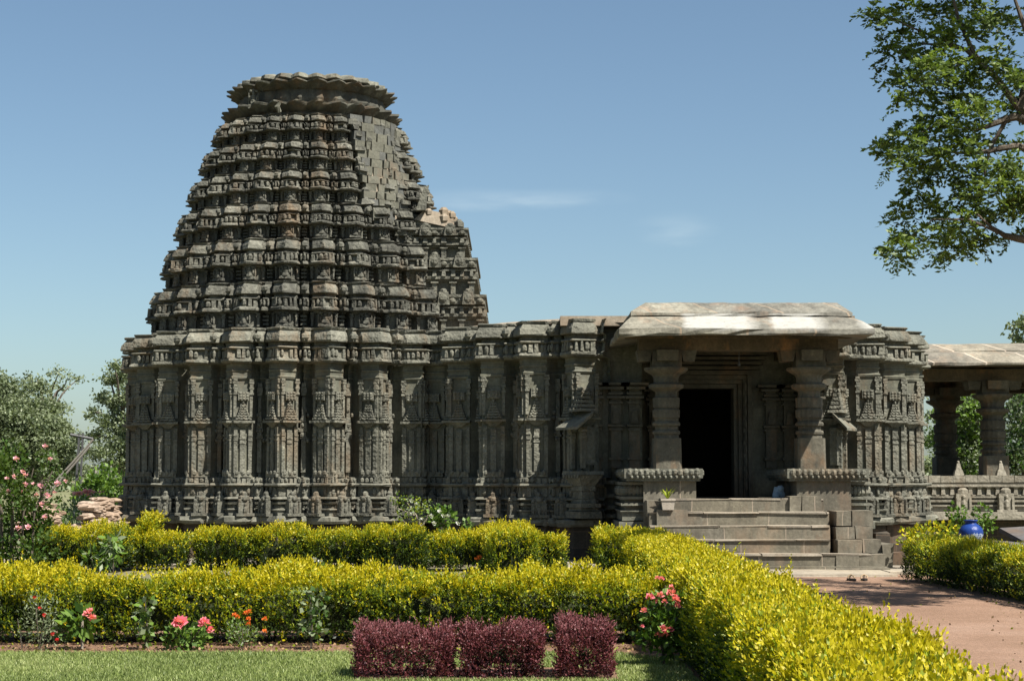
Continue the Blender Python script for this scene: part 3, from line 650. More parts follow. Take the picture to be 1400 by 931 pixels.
def porch_column(cx, cy, z0=1.72, zt_=3.50, parent=temple, s=1.0, mat=ST_col):
    H = zt_-z0; b = MB(); r = .225*s
    p = [(0, r*1.12, 1), (.30*H, r*1.08, 1), (.302*H, r*1.0), (.335*H, r*.97), (.34*H, r*1.08), (.36*H, r*1.12), (.375*H, r*1.05), (.38*H, r*.9), (.42*H, r*.9), (.425*H, r*1.1), (.445*H, r*1.13), (.46*H, r*1.05), (.465*H, r*.92),
         (.50*H, r*.97), (.505*H, r*1.08), (.58*H, r*1.1), (.585*H, r*1.0), (.60*H, r*.95), (.605*H, r*1.06), (.70*H, r*1.08), (.705*H, r*.92), (.74*H, r*.86), (.765*H, r*.9), (.78*H, r*1.1), (.80*H, r*1.38), (.83*H, r*1.42), (.845*H, r*1.2),
         (.85*H, r*.98), (.905*H, r*1.02), (.93*H, r*1.15), (.965*H, r*1.62), (.98*H, r*1.75), (1.0*H, r*1.76), (1.002*H, r*1.2)]
    b.lathe((cx, cy, z0), p, 32, star=-.035); o = b.build('column', mat, parent)
    b = MB(); bz = z0+H
    b.abox(cx-r*1.15, cx+r*1.15, cy-r*1.15, cy+r*1.15, bz+.003, bz+.30)
    for sg in (-1, 1): b.box((cx+sg*r*1.75, cy, bz+.205), (1, 0, 0), (0, -1, 0), (0, 0, -1), r*.62, r*.9, .095, .72, .95)
    b.box((cx, cy-r*1.5, bz+.205), (1, 0, 0), (0, -1, 0), (0, 0, -1), r*.85, r*.4, .095, .95, .6)
    b.build('column_bracket', mat, o)
    return o
Zb = zf(480, 31.2)
porch_column(2.745, 31.25, 1.73, Zb-.30); porch_column(5.29, 31.25, 1.73, Zb-.30)
b = MB()
b.abox(2.25, 5.78, 31.02, 31.46, Zb+.003, Zb+.30); b.abox(2.50, 2.94, 31.47, 35, Zb+.004, Zb+.30); b.abox(5.09, 5.53, 31.47, 35, Zb+.004, Zb+.30)
b.abox(2.0, 6.0, 30.9, 31.0, Zb+.20, Zb+.34)
b.build('beam', ST_beam, temple)
# floor of porch, seats with carved edge
b = MB(); b.abox(2.60, 5.42, 30.62, 36.0, .02, FZ, 1); b.abox(2.0, 2.6, 31.0, 36, .02, FZ-.004); b.abox(5.42, 6.2, 31.0, 36, .02, FZ-.004); b.build('porch_floor', ST_step, temple)
def seat(x0, x1, y0, y1, inner, sgn):
    zt_ = zf(640.5, y0); zb_ = zf(656, y0)
    b = MB(); b.abox(x0, x1, y0, y1, zb_+.03, zt_); b.abox(x0+.04, x1-.04, y0+.03, y1, zb_-.02, zb_+.029); st = b.build('seat_slab', ST_mould, temple)
    b = MB(); nn = int((x1-x0)/.105)
    for i in range(nn):
        x = x0+.05+(x1-x0-.1)*(i+.5)/nn
        b.lump((x, y0-.01, (zt_+zb_)/2+.03+rnd.uniform(-.01, .01)), 1, sx=.05, sy=.035, sz=.065*rnd.uniform(.8, 1.1)); b.lump((x+.03, y0-.005, zb_+.05), 1, sx=.03, sy=.03, sz=.03)
    for i in range(int((y1-y0)/.14)):
        for xx in (x0, x1): b.lump((xx, y0+.08+i*.14, (zt_+zb_)/2+.02), 1, sx=.035, sy=.055, sz=.06)
    b.build('scroll_frieze', ST_carve, st)
    b = MB()
    ix0, ix1 = inner
    b.abox(ix0, ix1, y0+.10, y1, .6, zb_-.021); b.build('seat_wall', ST_step, st)
seat(1.96, 3.33, 30.72, 33.2, (2.30, 3.22), -1)
seat(4.82, 6.25, 30.82, 33.3, (5.0, 5.95), 1)
# stacked mouldings outside the seats
def mould_stack(x0, x1, y0, y1, side):
    b = MB()
    for (a, c, e) in ((.68, .80, .10), (.82, .97, .02), (.97, 1.0, .06), (1.0, 1.08, -.05), (1.08, 1.13, .05), (1.13, 1.19, -.05), (1.19, 1.24, .05), (1.24, 1.44, -.06), (1.44, 1.50, .04)):
        b.abox(x0-e*.8, x1+e*.8, y0-e, y1, a+.002, c-.002, 1, .004)
    for i in range(5): b.lump((x0+(x1-x0)*(i+.5)/5, y0+.05, 1.34), 1, sx=.06, sy=.06, sz=.085)
    for i in range(8): b.lump((x1 if side > 0 else x0, y0+.1+i*.25, 1.34), 1, sx=.06, sy=.07, sz=.085)
    b.abox(x0-.05, x1+.05, y0+.08, y1, .02, .678); b.build('porch_moulding', ST_mould, temple)
mould_stack(1.95, 2.32, 30.95, 33.3, -1); mould_stack(5.93, 6.28, 31.0, 33.5, 1)
# steps
b_n = 6
rise = (FZ-.06)/5.0
for i in range(5):
    b = MB(); zt_ = FZ-i*rise; y0 = 30.62-.30*i
    x1 = 5.42 if i == 0 else (5.45 if i < 4 else 6.0)
    x0 = 2.58 if i == 0 else 2.36
    if i < 4 and i > 0: x1 = xf(1132, y0)
    if i == 0: b.abox(x0, x1, y0-.012, y0+.3, zt_-rise, zt_+.004, 1, .006)
    else: b.abox(x0, x1, y0, y0+.305, .03, zt_-.004, 1, .008)
    if i == 4: b.abox(x0, xf(1205, y0), y0-.06, y0, .03, .10, 1, .006)
    st_ = b.build('step', ST_step, temple)
    b = MB(); xx = x0-.01
    while xx < x1-.05:
        xn = min(x1, xx+rnd.uniform(.7, 1.4)); b.box(((xx+xn)/2, y0+.14, zt_+.006), (1, 0, 0), (0, 1, 0), UP, (xn-xx)/2-.006, .165+rnd.uniform(-.012, .008), .014, 1, None, .009); xx = xn
    b.build('tread', ST_pave, st_)  # lighter stone puts the sunlit look of the treads into their colour
# right-hand block stair with big stones, left-hand cheek
b = MB()
for (x0, x1, y0, za, zb) in ((1078, 1122, 30.55, .97, 1.25), (1141, 1192, 30.1, .745, 1.0), (1141, 1190, 30.02, .53, .742), (1143, 1202, 29.75, .30, .527), (1141, 1207, 29.40, .075, .297)):
    xm = rnd.uniform(.35, .6); xa, xb = xf(x0, y0), xf(x1, y0); xc = xa+(xb-xa)*xm
    b.abox(xa, xc-.006, y0, 31.2, za+.002, zb+rnd.uniform(-.012, .012), 1, .012); b.abox(xc+.006, xb, y0+rnd.uniform(0, .03), 31.2, za+.002, zb, 1, .012)
b.abox(xf(1140, 29.3), xf(1213, 29.3), 29.25, 31.3, .02, .073, 1, .01)
b.abox(xf(1203, 29.8), xf(1216, 29.8), 29.7, 31.0, .02, .45, 1, .02)
b.build('stair_cheek', ST_step, temple)
b = MB()
for (x0, x1, y0, za, zb) in ((896, 940, 30.25, .70, 1.02), (884, 905, 30.4, .9, 1.18), (890, 950, 30.05, .45, .70), (893, 960, 29.85, .2, .45)):
    xa, xb = xf(x0, y0), xf(x1, y0); b.abox(xa, xb, y0, 31.3, za+.002, zb, 1, .015)
b.build('stair_cheek', ST_step, temple)
# inside walls of the porch, door frame with bands, doorway and room behind
b = MB()
DX0, DX1, DZ = xf(928, 34.0), xf(1003, 34.0), zf(531, 34.0)
b.abox(1.6, DX0-.34, 34.02, 34.5, 0, 4.3); b.abox(DX1+.34, 6.4, 34.02, 34.5, 0, 4.3); b.abox(DX0-.34, DX1+.34, 34.02, 34.5, DZ+.3, 4.3)
b.abox(1.35, 2.45, 33.1, 34.0, 0, 4.3); b.abox(5.65, 6.2, 33.3, 34.0, 0, 4.3); b.abox(1.36, 2.44, 33.12, 34.0, 4.305, 4.39); b.abox(5.66, 6.6, 33.32, 34.0, 4.305, 4.39)
b.build('porch_wall', ST_wall, temple)
b = MB()
for i, e in enumerate((0, .085, .17, .255)):
    y0 = 33.98-.045*i; w_ = .078
    b.abox(DX0-e-w_, DX0-e, y0, 34.45, FZ, DZ+e); b.abox(DX1+e, DX1+e+w_, y0, 34.45, FZ, DZ+e); b.abox(DX0-e-w_, DX1+e+w_, y0, 34.45, DZ+e+.003, DZ+e+w_+.003)
for i in range(9): b.lump((DX1+.21, 33.86, FZ+.2+i*.24), 1, sx=.035, sy=.03, sz=.09); b.lump((DX0-.21, 33.86, FZ+.2+i*.24), 1, sx=.035, sy=.03, sz=.09)
for i in range(5): b.abox(DX0-.5-.05*i, DX1+.5+.05*i, 33.80-.05*i, 34.0, DZ+.36+.09*i, DZ+.42+.09*i)
b.build('door_frame', ST_col, temple)
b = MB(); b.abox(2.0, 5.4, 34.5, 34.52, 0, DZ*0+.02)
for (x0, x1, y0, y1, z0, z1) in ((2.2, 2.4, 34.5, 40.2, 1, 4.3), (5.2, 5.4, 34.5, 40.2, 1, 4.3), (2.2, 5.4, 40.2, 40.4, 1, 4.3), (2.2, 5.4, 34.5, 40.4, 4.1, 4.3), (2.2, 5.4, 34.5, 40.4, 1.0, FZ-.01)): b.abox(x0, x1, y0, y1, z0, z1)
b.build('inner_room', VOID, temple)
# pilasters in the porch
for (x, y) in ((1.55, 33.08), (1.95, 33.08), (2.30, 33.08), (5.75, 33.28), (5.0, 33.98), (5.35, 33.98), (2.75, 33.98)):
    b = MB(); b.abox(x-.10, x+.10, y-.09, y+.05, 1.75, 3.3); 
    for (z, e) in ((1.9, .04), (2.45, .03), (2.52, .05), (2.95, .03), (3.05, .07), (3.12, .04), (3.22, .10), (3.3, .16)): b.abox(x-.10-e, x+.10+e, y-.09-e, y+.05, z, z+.045)
    b.box((x, y-.12, 2.7), (1, 0, 0), (0, 1, 0), UP, .07, .04, .12, .6); b.build('pilaster', ST_col, temple)
b = MB()
for (x, y0, x1) in ((1.35, 33.05, 2.45), (5.65, 33.25, 6.2)):
    for (z, e) in ((1.45, .12), (1.20, .1), (.98, .14), (.82, .18)): b.abox(x-e*.3, x1, y0-e, y0+.2, z, z+.07)
b.build('inner_moulding', ST_mould, temple)
# projecting niche shrines either side of the porch
def niche(cx, cy, az, ns=.72):
    rad = Vector((sin(az), -cos(az), 0)); tan_ = Vector((cos(az), sin(az), 0)); P = lambda t, n, z: Vector((cx+tan_.x*t+rad.x*n, cy+tan_.y*t+rad.y*n, z))
    b = MB()
    for t in (-.27, .27):
        for (z0, z1, r) in ((1.75, 2.35, .05), (2.35, 2.40, .075), (2.42, 2.46, .06), (2.48, 2.53, .085)): b.box(P(t, .22, (z0+z1)/2), tan_, rad, UP, r, r, (z1-z0)/2)
    for (z0, z1, hw) in ((.82, .95, .40), (.95, 1.02, .32), (1.02, 1.10, .38), (1.10, 1.18, .27), (1.18, 1.32, .24), (1.32, 1.42, .26)): b.box(P(0, .05, (z0+z1)/2), tan_, rad, UP, hw, hw*.8, (z1-z0)/2-.002, .96, None, .006)
    b.box(P(0, .06, 1.52), tan_, rad, -UP, .42, .34, .098, .62); b.box(P(0, .06, 1.66), tan_, rad, UP, .45, .37, .035, .95)
    for q in range(6): b.lump(P(-.35+.14*q, .42, 1.60), 1, tan_, rad, UP, .05, .04, .05)
    b.box(P(0, -.05, 2.2), tan_, rad, UP, .22, .12, .38)
    vs = [P(-.55, .55, 2.52), P(.55, .55, 2.52), P(.42, 0, 2.80), P(-.42, 0, 2.80), P(-.56, .55, 2.57), P(.56, .55, 2.57), P(.42, 0, 2.88), P(-.42, 0, 2.88)]
    b.add(vs, [(0, 1, 2, 3), (4, 7, 6, 5), (0, 4, 5, 1), (1, 5, 6, 2), (3, 2, 6, 7), (0, 3, 7, 4)])
    hw = .34
    for i in range(6):
        b.box(P(0, .05, 2.92+i*.085), tan_, rad, UP, hw, hw*.75, .03, .92)
        for q in range(4): b.lump(P(-hw*.8+q*hw*.53, hw*.75+.03, 2.93+i*.085), 1, tan_, rad, UP, .045, .03, .03)
        hw *= .82
    b.v = [((p[0]-cx)*ns+cx, (p[1]-cy)*ns+cy, p[2] if p[2] < 1.6 else 1.6+(p[2]-1.6)*.92) for p in b.v]; b.build('niche_shrine', ST_carve, temple)
niche(1.35, 32.55, R_(-62)); niche(6.12, 33.15, R_(62), .55)

# ---------------- pillared pavilion joined on the east
pav = thing('pavilion', 'open pillared stone pavilion with pale sloping eave beside the carved hall', 'pavilion', (11.5, 41, 0))
yF = 38.9; ZF2 = zf(652, yF)
b = MB(); XE = 17.5; x0 = 8.6
def prow(mb, prof, mat=None):
    for (z0, z1, e) in prof: mb.abox(x0, XE, yF-e, 46, z0+.0015, z1-.0015, 1, .004)
b.abox(x0, XE, yF+.1, 46, 0, .66); b.build('foundation', ST_found, pav)
b = MB(); b.abox(8.3, XE, yF-.32, 46, .66, .80, 1, .02); b.build('plinth_ledge', ST_plinth, pav)
b = MB(); prow(b, [(.80, .93, .05), (.93, .97, .10), (.97, 1.03, 0), (1.03, 1.08, .10), (1.08, 1.12, 0), (1.12, 1.16, .10), (1.16, 1.19, .06), (1.19, 1.36, 0), (1.36, 1.42, .12), (1.42, 1.46, .05)])
x = 8.9
while x < XE: 
    b.box((x, yF-.03, 1.27), (1, 0, 0), (0, 1, 0), UP, .05, .06, .085, .6, 1); b.box((x+.0, yF-.05, 1.33), (1, 0, 0), (0, 1, 0), -UP, .06, .06, .03, .5); x += .2
b.build('base_moulding', ST_plinth, pav)
b = MB(); x = 8.65
while x < XE: b.abox(x, x+.26, yF-.08, yF+.5, 1.462, zf(650, yF)+rnd.uniform(-.01, .01), 1, .004); x += .27
b.build('parapet_slab', ST_plinth, pav)
for x in (xf(1312, yF), xf(1370, yF), xf(1425, yF), xf(1480, yF)):
    b = MB(); b.box((x, yF-.12, 1.02), (1, 0, 0), (0, 1, 0), UP, .18, .08, .2, .9, 1); b.lump((x, yF-.14, 1.26), 1, sx=.13, sy=.07, sz=.08); b.lump((x, yF-.2, .98), 1, sx=.06, sy=.04, sz=.12); b.lump((x, yF-.2, 1.14), 1, sx=.05, sy=.04, sz=.05)
    for sg in (-1, 1): b.box((x+sg*.14, yF-.2, .98), (1, 0, 0), (0, 1, 0), UP, .025, .03, .14)
    b.box((x, yF-.1, .835), (1, 0, 0), (0, 1, 0), UP, .22, .14, .025); b.build('base_shrine', ST_plinth, pav)
    b = MB(); xx = x-.03
    b.box((xx, yF+.1, 1.67), (1, 0, 0), (0, 1, 0), UP, .11, .09, .06, .7); b.box((xx, yF+.1, 1.80), (1, 0, 0), (0, 1, 0), UP, .065, .06, .08, .5); b.lump((xx, yF+.1, 1.90), .035); b.build('parapet_finial', ST_plinth, pav)
b = MB(); b.abox(x0+.2, XE, yF+.5, 45.9, 1.2, 1.45); b.build('floor_slab', ST_step, pav)
Zp = zf(522, 39.3)
for (px, d) in ((1357, 39.5), (1455, 39.5), (1292, 42.6), (1475, 45.4), (1470, 42.6)):
    cx = xf(px, d); o = porch_column(cx, d, 1.46, 3.42, pav, 1.15, ST_col)
b = MB(); zb = 3.723
for y in (39.5, 42.6, 45.4): b.abox(8.7, XE, y-.24, y+.24, zb+.002, zb+.26)
for x in (xf(1357, 39.5), 14.2): b.abox(x-.2, x+.2, 39.75, 45.1, zb+.004, zb+.255)
b.build('beam', ST_beam, pav)
b = MB(); eY = 38.2
ex = 9.07; zE = zf(500, eY)
prof = [(ex+.9, 17.2, eY+.9, zE+.12), (ex+.03, 17.9, eY+.02, zE), (ex, 18, eY, zE+.03), (ex, 18, eY, zE+.07), (ex-.02, 17.8, eY+.45, zf(483, eY+.45)), (ex-.02, 17.6, eY+.75, zf(481, eY+.75)+.01)]
rg = [rect(a, c, y, z, y1=46.5) for (a, c, y, z) in prof]; n = len(rg[0]); vs = [q for r in rg for q in r]
b.add(vs, [(j*n+k, j*n+k+1, j*n+n+k+1, j*n+n+k) for j in range(len(rg)-1) for k in range(n-1)]); b.build('eave', ST_roof2, pav)
b = MB(); prof = [(ex, 17.6, eY+.85, zf(481, 39)-.01), (ex-.02, 17.7, eY+.66, zf(481.5, 38.86)), (ex-.02, 17.7, eY+.67, zf(479, 38.87)), (ex+.05, 17.5, eY+1.1, zf(470.5, 39.3)), (ex+.3, 17.2, eY+1.5, zf(471, 39.7)+.02)]
rg = [rect(a, c, y, z, y1=46.2) for (a, c, y, z) in prof]; vs = [q for r in rg for q in r]
b.add(vs, [(j*n+k, j*n+k+1, j*n+n+k+1, j*n+n+k) for j in range(len(rg)-1) for k in range(n-1)]+[tuple((len(rg)-1)*n+k for k in range(n))]); b.build('roof', ST_roof2, pav)
b = MB(); b.abox(9.3, 17.2, 39.2, 46, 4.03, 4.09); b.build('ceiling', ST_beam, pav)

# ---------------------------------------------------------------- ground
def sheet(name, pts, z, mat, sub=0):
    o = mk(name, [(p[0], p[1], z) for p in pts], [tuple(range(len(pts)))], mat); return tag(o, kind='structure')
sheet('ground', [(-900, -60), (900, -60), (900, 1800), (-900, 1800)], 0, G_land)
sheet('field', [(-60, 58), (40, 58), (60, 400), (-120, 400)], .004, G_field)
def edgepts(pts, amp=.03, step=.25):
    out = []
    for i in range(len(pts)):
        a = Vector(pts[i]); c = Vector(pts[(i+1) % len(pts)]); n = max(1, int((c-a).length/step))
        for k in range(n): p = a.lerp(c, k/n); out.append((p.x+rnd.uniform(-amp, amp), p.y+rnd.uniform(-amp, amp)))
    return out
sheet('soil', [(-12, 15), (1.75, 15), (1.75, 18.6), (-12, 18.6)], .006, G_soil)
def holed_front():
    return [(-12, 4), (1.45, 4), (1.40, 11), (1.30, 13.6), (1.15, 15.4), (.9, 15.95), (-12, 16.05)]
sheet('lawn', edgepts(holed_front(), .02, .12), .012, G_lawn)
sheet('back_lawn', edgepts([(-12, 18.7), (1.1, 18.7), (1.0, 26.5), (-12, 27.5)], .03, .3), .010, G_lawn)
sheet('planting_bed', edgepts([(-1.24, 13.88), (.84, 13.88), (.84, 14.75), (-1.24, 14.75)], .02, .1), .017, G_soil)
sheet('hedge_bed', [(1.2, 5), (2.35, 5), (2.55, 26.5), (1.15, 26.5)], .008, G_soil)
sheet('path', edgepts([(2.1, 3), (12, 3), (9, 24), (6.6, 28.6), (2.2, 28.6)], .04, .4), .014, G_path)
b = MB(); b.abox(-.4, 6.1, 27.9, 33, .0, .06, 1, .015); b.abox(6.12, 9.4, 28.6, 36, 0, .05, 1, .01); b.abox(-10.5, -.42, 30.9, 33, 0, .05, 1, .01)
o = b.build('paving', ST_pave); tag(o, kind='structure')
# low rough kerb of stones right of the stair
kb = thing('stone_kerb', 'rough stepped stone blocks stacked at the right foot of the stair', 'stone block', (6.6, 31.2, 0))
b = MB()
for (x, y, w_, d_, z0, z1) in ((6.45, 30.9, .26, .3, .05, .62), (6.85, 31.2, .5, .4, .05, .42), (6.75, 30.8, .3, .2, .05, .28), (7.4, 31.6, .6, .3, .05, .58), (8.1, 31.9, .6, .3, .05, .5)): b.abox(x-w_/2, x+w_/2, y-d_/2, y+d_/2, z0, z1, .97, .02)
b.build('stone', ST_found, kb)

# ---------------------------------------------------------------- leaves
def leaf_mesh(P, Nn, size, mi, upb=.3, rand=.9, width=.38, droop=0.0):
    """one folded rhombic leaf per point: P (n,3), Nn outward unit dirs, size (n,)"""
    n = len(P); d = Nn+rng.normal(0, rand, (n, 3)); d[:, 2] += upb-droop
    d /= np.linalg.norm(d, axis=1, keepdims=True)+1e-9
    r = rng.normal(0, 1, (n, 3)); s = np.cross(d, r); s /= np.linalg.norm(s, axis=1, keepdims=True)+1e-9
    # bias leaf faces towards the sky
    nv = np.cross(s, d); flip = nv[:, 2] < 0; s[flip] *= -1; nv[flip] *= -1
    L = size[:, None]; b_ = P; tip = P+d*L; m1 = P+d*L*.45+s*L*width-nv*L*.06; m2 = P+d*L*.45-s*L*width-nv*L*.06
    Vv = np.stack([b_, m1, tip, m2], 1).reshape(-1, 3)
    Fc = np.arange(4*n).reshape(n, 4)
    return Vv, Fc, np.asarray(mi)
def noise3(P, s, seed=0):
    q = P*s+seed*7.3
    return (np.sin(q[:, 0]*1.7+np.sin(q[:, 1]*1.3+q[:, 2])*1.5)+np.sin(q[:, 1]*2.1+np.sin(q[:, 2]*1.9+q[:, 0]*1.1)*1.4)+np.sin(q[:, 2]*2.3+np.sin(q[:, 0]*.9)*1.7+q[:, 1]*.7))/3
def merge(parts):
    V_, F_, M_i = [], [], []; o = 0
    for (v, f, m) in parts:
        V_.append(v); F_.append(f+o); M_i.append(m); o += len(v)
    return np.concatenate(V_), np.concatenate(F_), np.concatenate(M_i)
def hedge_leaves(path, hw, h, dens, size, seed, thin=.42, rr=.14, amp=.05, sprig=6.0, yel=(.45, .85), rough_top=.05, z0=.06, ends=True, mats4=(0, 1, 2, 3), clus=.0):
    """leaf shell of a clipped hedge following path [(x,y),...]; returns leaves"""
    path = [np.array(p, float) for p in path]; parts = []; PP = []; NN = []
    seglen = [np.linalg.norm(path[i+1]-path[i]) for i in range(len(path)-1)]; total = sum(seglen)
    per = 2*(h-z0)+2*hw
    n = int(dens*(total*per+2*hw*h*2))
    t = rng.random(n)*total; cum = np.cumsum([0]+seglen); si = np.clip(np.searchsorted(cum, t, 'right')-1, 0, len(seglen)-1)
    A = np.array([path[i] for i in range(len(seglen))]); Bp = np.array([path[i+1] for i in range(len(seglen))])
    u = (t-cum[si])/np.array(seglen)[si]; base = A[si]+(Bp[si]-A[si])*u[:, None]
    dr = (Bp[si]-A[si]); dr /= np.linalg.norm(dr, axis=1, keepdims=True); nr = np.stack([dr[:, 1], -dr[:, 0]], 1)
    c = rng.random(n)*per; side = np.where(c < (h-z0), 0, np.where(c < (h-z0)+2*hw, 1, 2))
    lat = np.where(side == 0, 1.0, np.where(side == 2, -1.0, (c-(h-z0)-hw)/hw)); z = np.where(side == 0, z0+c, np.where(side == 2, z0+(c-(h-z0)-2*hw), h))
    # ends
    if ends:
        ne = int(dens*2*hw*h); 
        for k, (pp, q) in enumerate(((path[0], path[1]), (path[-1], path[-2]))):
            dd = (pp-q)/np.linalg.norm(pp-q); nn = np.array([dd[1], -dd[0]])
            l = rng.uniform(-1, 1, ne); zz = rng.uniform(z0, h, ne); P = np.zeros((ne, 3)); P[:, :2] = pp+nn*(l*hw)[:, None]; P[:, 2] = zz
            N3 = np.zeros((ne, 3)); N3[:, :2] = dd; PP.append(P); NN.append(N3)
    # rounded shoulder
    P = np.zeros((n, 3)); N3 = np.zeros((n, 3))
    edge = (side == 1)*np.clip((np.abs(lat)*hw-(hw-rr))/rr, 0, 1)
    z = z-edge**2*rr*.55
    hh = (side != 1)*np.clip((z-(h-rr))/rr, 0, 1); latm = lat*hw*(1-.0*hh)-np.sign(lat)*hh**2*rr*.45
    P[:, :2] = base+nr*latm[:, None]; P[:, 2] = z
    N3[:, :2] = nr*(np.where(side == 1, lat*.4*edge, np.sign(lat)))[:, None]; N3[:, 2] = np.where(side == 1, 1, .15+.6*hh)
    PP.append(P); NN.append(N3); P = np.concatenate(PP); N3 = np.concatenate(NN)
    bump = noise3(P, 1.3, seed+1)*amp*1.0+noise3(P, 3.0, seed)*amp+noise3(P, 6.5, seed+3)*amp*.7+noise3(P, 14, seed+5)*amp*.4
    top = np.clip(P[:, 2]/h, 0, 1)
    P = P+N3*(bump-rng.random(len(P))**1.6*.16*(.4+.6*(1-top)))[:, None]
    P[:, 2] += (top > .9)*noise3(P, 9, seed+9)*rough_top
    keep = noise3(P, 3.1, seed+10)*.55+noise3(P, 6.5, seed+11)*.7+noise3(P, 13, seed+12)*.4+rng.normal(0, .2, len(P)) > -.68+(1-top)*thin; P = P[keep]; N3 = N3[keep]; bump = bump[keep]
    P[:, 2] = np.maximum(P[:, 2], .03)
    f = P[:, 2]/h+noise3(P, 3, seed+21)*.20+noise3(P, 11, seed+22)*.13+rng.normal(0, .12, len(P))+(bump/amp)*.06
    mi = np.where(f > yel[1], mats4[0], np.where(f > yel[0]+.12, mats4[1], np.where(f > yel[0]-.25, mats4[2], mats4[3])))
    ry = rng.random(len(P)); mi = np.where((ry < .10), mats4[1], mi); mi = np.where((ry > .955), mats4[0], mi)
    K = 7; ns_ = len(P)//K; idx = rng.permutation(len(P))[:int(ns_*1.25)]
    S0 = P[idx]; SN = N3[idx]; Sm = mi[idx]; m_ = len(idx); tp = (S0[:, 2]/h)[:, None]
    D = SN*.75+rng.normal(0, .42, (m_, 3)); D[:, 2] += .75; D /= np.linalg.norm(D, axis=1, keepdims=True)
    ln = (size*rng.uniform(1.6, 3.2, m_))[:, None]*(.75+.45*tp)
    out = []
    for j in range(K):
        t = (j+.5)/K; Q = S0-D*ln*.35+D*ln*t; Nn = D*(.25+.9*t)+rng.normal(0, .55*(1.15-t), (m_, 3))
        mj = np.where(rng.random(m_) < .72, Sm, np.clip(Sm+(1 if t < .45 else -1), 0, 3)); 
        if mats4 != (0, 1, 2, 3): mj = Sm
        out.append(leaf_mesh(Q, Nn, size*rng.uniform(.65, 1.15, m_)*(1.1-.35*t), mj, .1, .22, .27))
    # upright shoots
    ns = int(sprig*total*(2*hw))
    for k in range(ns):
        t = rng.random()*total; i = min(int(np.searchsorted(cum, t, 'right')-1), len(seglen)-1); dd = (path[i+1]-path[i])/seglen[i]; nn = np.array([dd[1], -dd[0]])
        p = path[i]+dd*(t-cum[i])+nn*rng.uniform(-hw, hw)*.98; ln = rng.uniform(.05, .16)*(1.6 if rng.random() < .10 else 1)*(size/.045)**.5
        dirv = np.array([rng.normal(0, .35), rng.normal(0, .35), 1]); dirv /= np.linalg.norm(dirv)
        m = int(ln/.012); tt = np.linspace(0, 1, m); Q = np.array([p[0], p[1], h-.03+noise3(np.array([[p[0], p[1], h]]), 2.2, seed)[0]*amp])+dirv*ln*tt[:, None]
        N_ = rng.normal(0, 1, (m, 3)); N_[:, 2] = .7; N_ /= np.linalg.norm(N_, axis=1, keepdims=True)
        out.append(leaf_mesh(Q, N_, size*rng.uniform(.6, 1.0, m)*(1.15-.5*tt), np.where(rng.random(m) < .85, mats4[0], mats4[1]), .5, .3))
    return out
def hedge_core(path, hw, h, shrink=.16, z0=.12):
    mb = MB(); pts = [Vector((p[0], p[1], 0)) for p in path]; n = len(pts); vs = []
    for i, p in enumerate(pts):
        d = (pts[min(i+1, n-1)]-pts[max(i-1, 0)]).normalized(); nn = Vector((d.y, -d.x, 0))
        if i == 0: p = p+d*shrink
        if i == n-1: p = p-d*shrink
        w_ = max(hw-shrink, .03)
        for (l, z) in ((-1, z0), (-1.0, h-shrink*1.5), (-.6, h-shrink), (.6, h-shrink), (1.0, h-shrink*1.5), (1, z0)): q = p+nn*(l*w_); vs.append((q.x, q.y, z))
    fs = [tuple(range(5, -1, -1)), tuple(range((n-1)*6, n*6))]
    for i in range(n-1):
        for k in range(6): fs.append((i*6+k, i*6+(k+1) % 6, i*6+6+(k+1) % 6, i*6+6+k))
    return np.array(vs, float), fs
MATS_H = [LY, LM, LG, LD, TWIG]
def hedge(label, path, hw, h, dens, size, seed, group=None, mats=MATS_H, cat='hedge', extra=None, stems=True, name='hedge', **kw):
    mid = np.mean(np.array(path), 0); loc = (float(mid[0]), float(mid[1]), 0)
    root = thing(name, label, cat, loc, group)
    h = h-.075 if cat == 'hedge' else h
    Vv, Fc, Mi = merge(hedge_leaves(path, hw, h, dens, size, seed, **kw)+(extra or []))
    mk('foliage', Vv, Fc, mats, root, midx=Mi)
    b = MB(); pn = [np.array(p, float) for p in path]
    cv, cf = hedge_core(path, hw, h)
    b.add([tuple(v) for v in cv], cf)
    for i in range(len(pn)-1):
        L = np.linalg.norm(pn[i+1]-pn[i]); k = .14
        while k < L-.12:
            p = pn[i]+(pn[i+1]-pn[i])*(k/L)+np.clip(rng.normal(0, hw*.25, 2), -.12, .12); b.tube([(p[0], p[1], 0), (p[0]+rng.normal(0, .04), p[1]+rng.normal(0, .04), h*.5)], [.014, .01], 5); k += .22
    b.build('branchwork', TWIG, root)
    return root

# front row
pth = [(-6.2, 17.35), (-4.5, 17.30), (-3.0, 17.3), (-1.5, 17.3), (0.0, 17.3), (1.45, 17.3)]
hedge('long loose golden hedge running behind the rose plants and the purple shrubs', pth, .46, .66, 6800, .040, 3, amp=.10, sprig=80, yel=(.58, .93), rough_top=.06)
# hedge beside the path
hedge('broad golden hedge running from the stair towards the viewer beside the pink path', [(1.52, 6.0), (1.62, 7.5), (1.74, 9.6), (1.83, 13), (1.90, 18), (1.93, 24.9)], .37, .80, 7600, .038, 5, amp=.055, sprig=170, yel=(.50, .84), rough_top=.05)
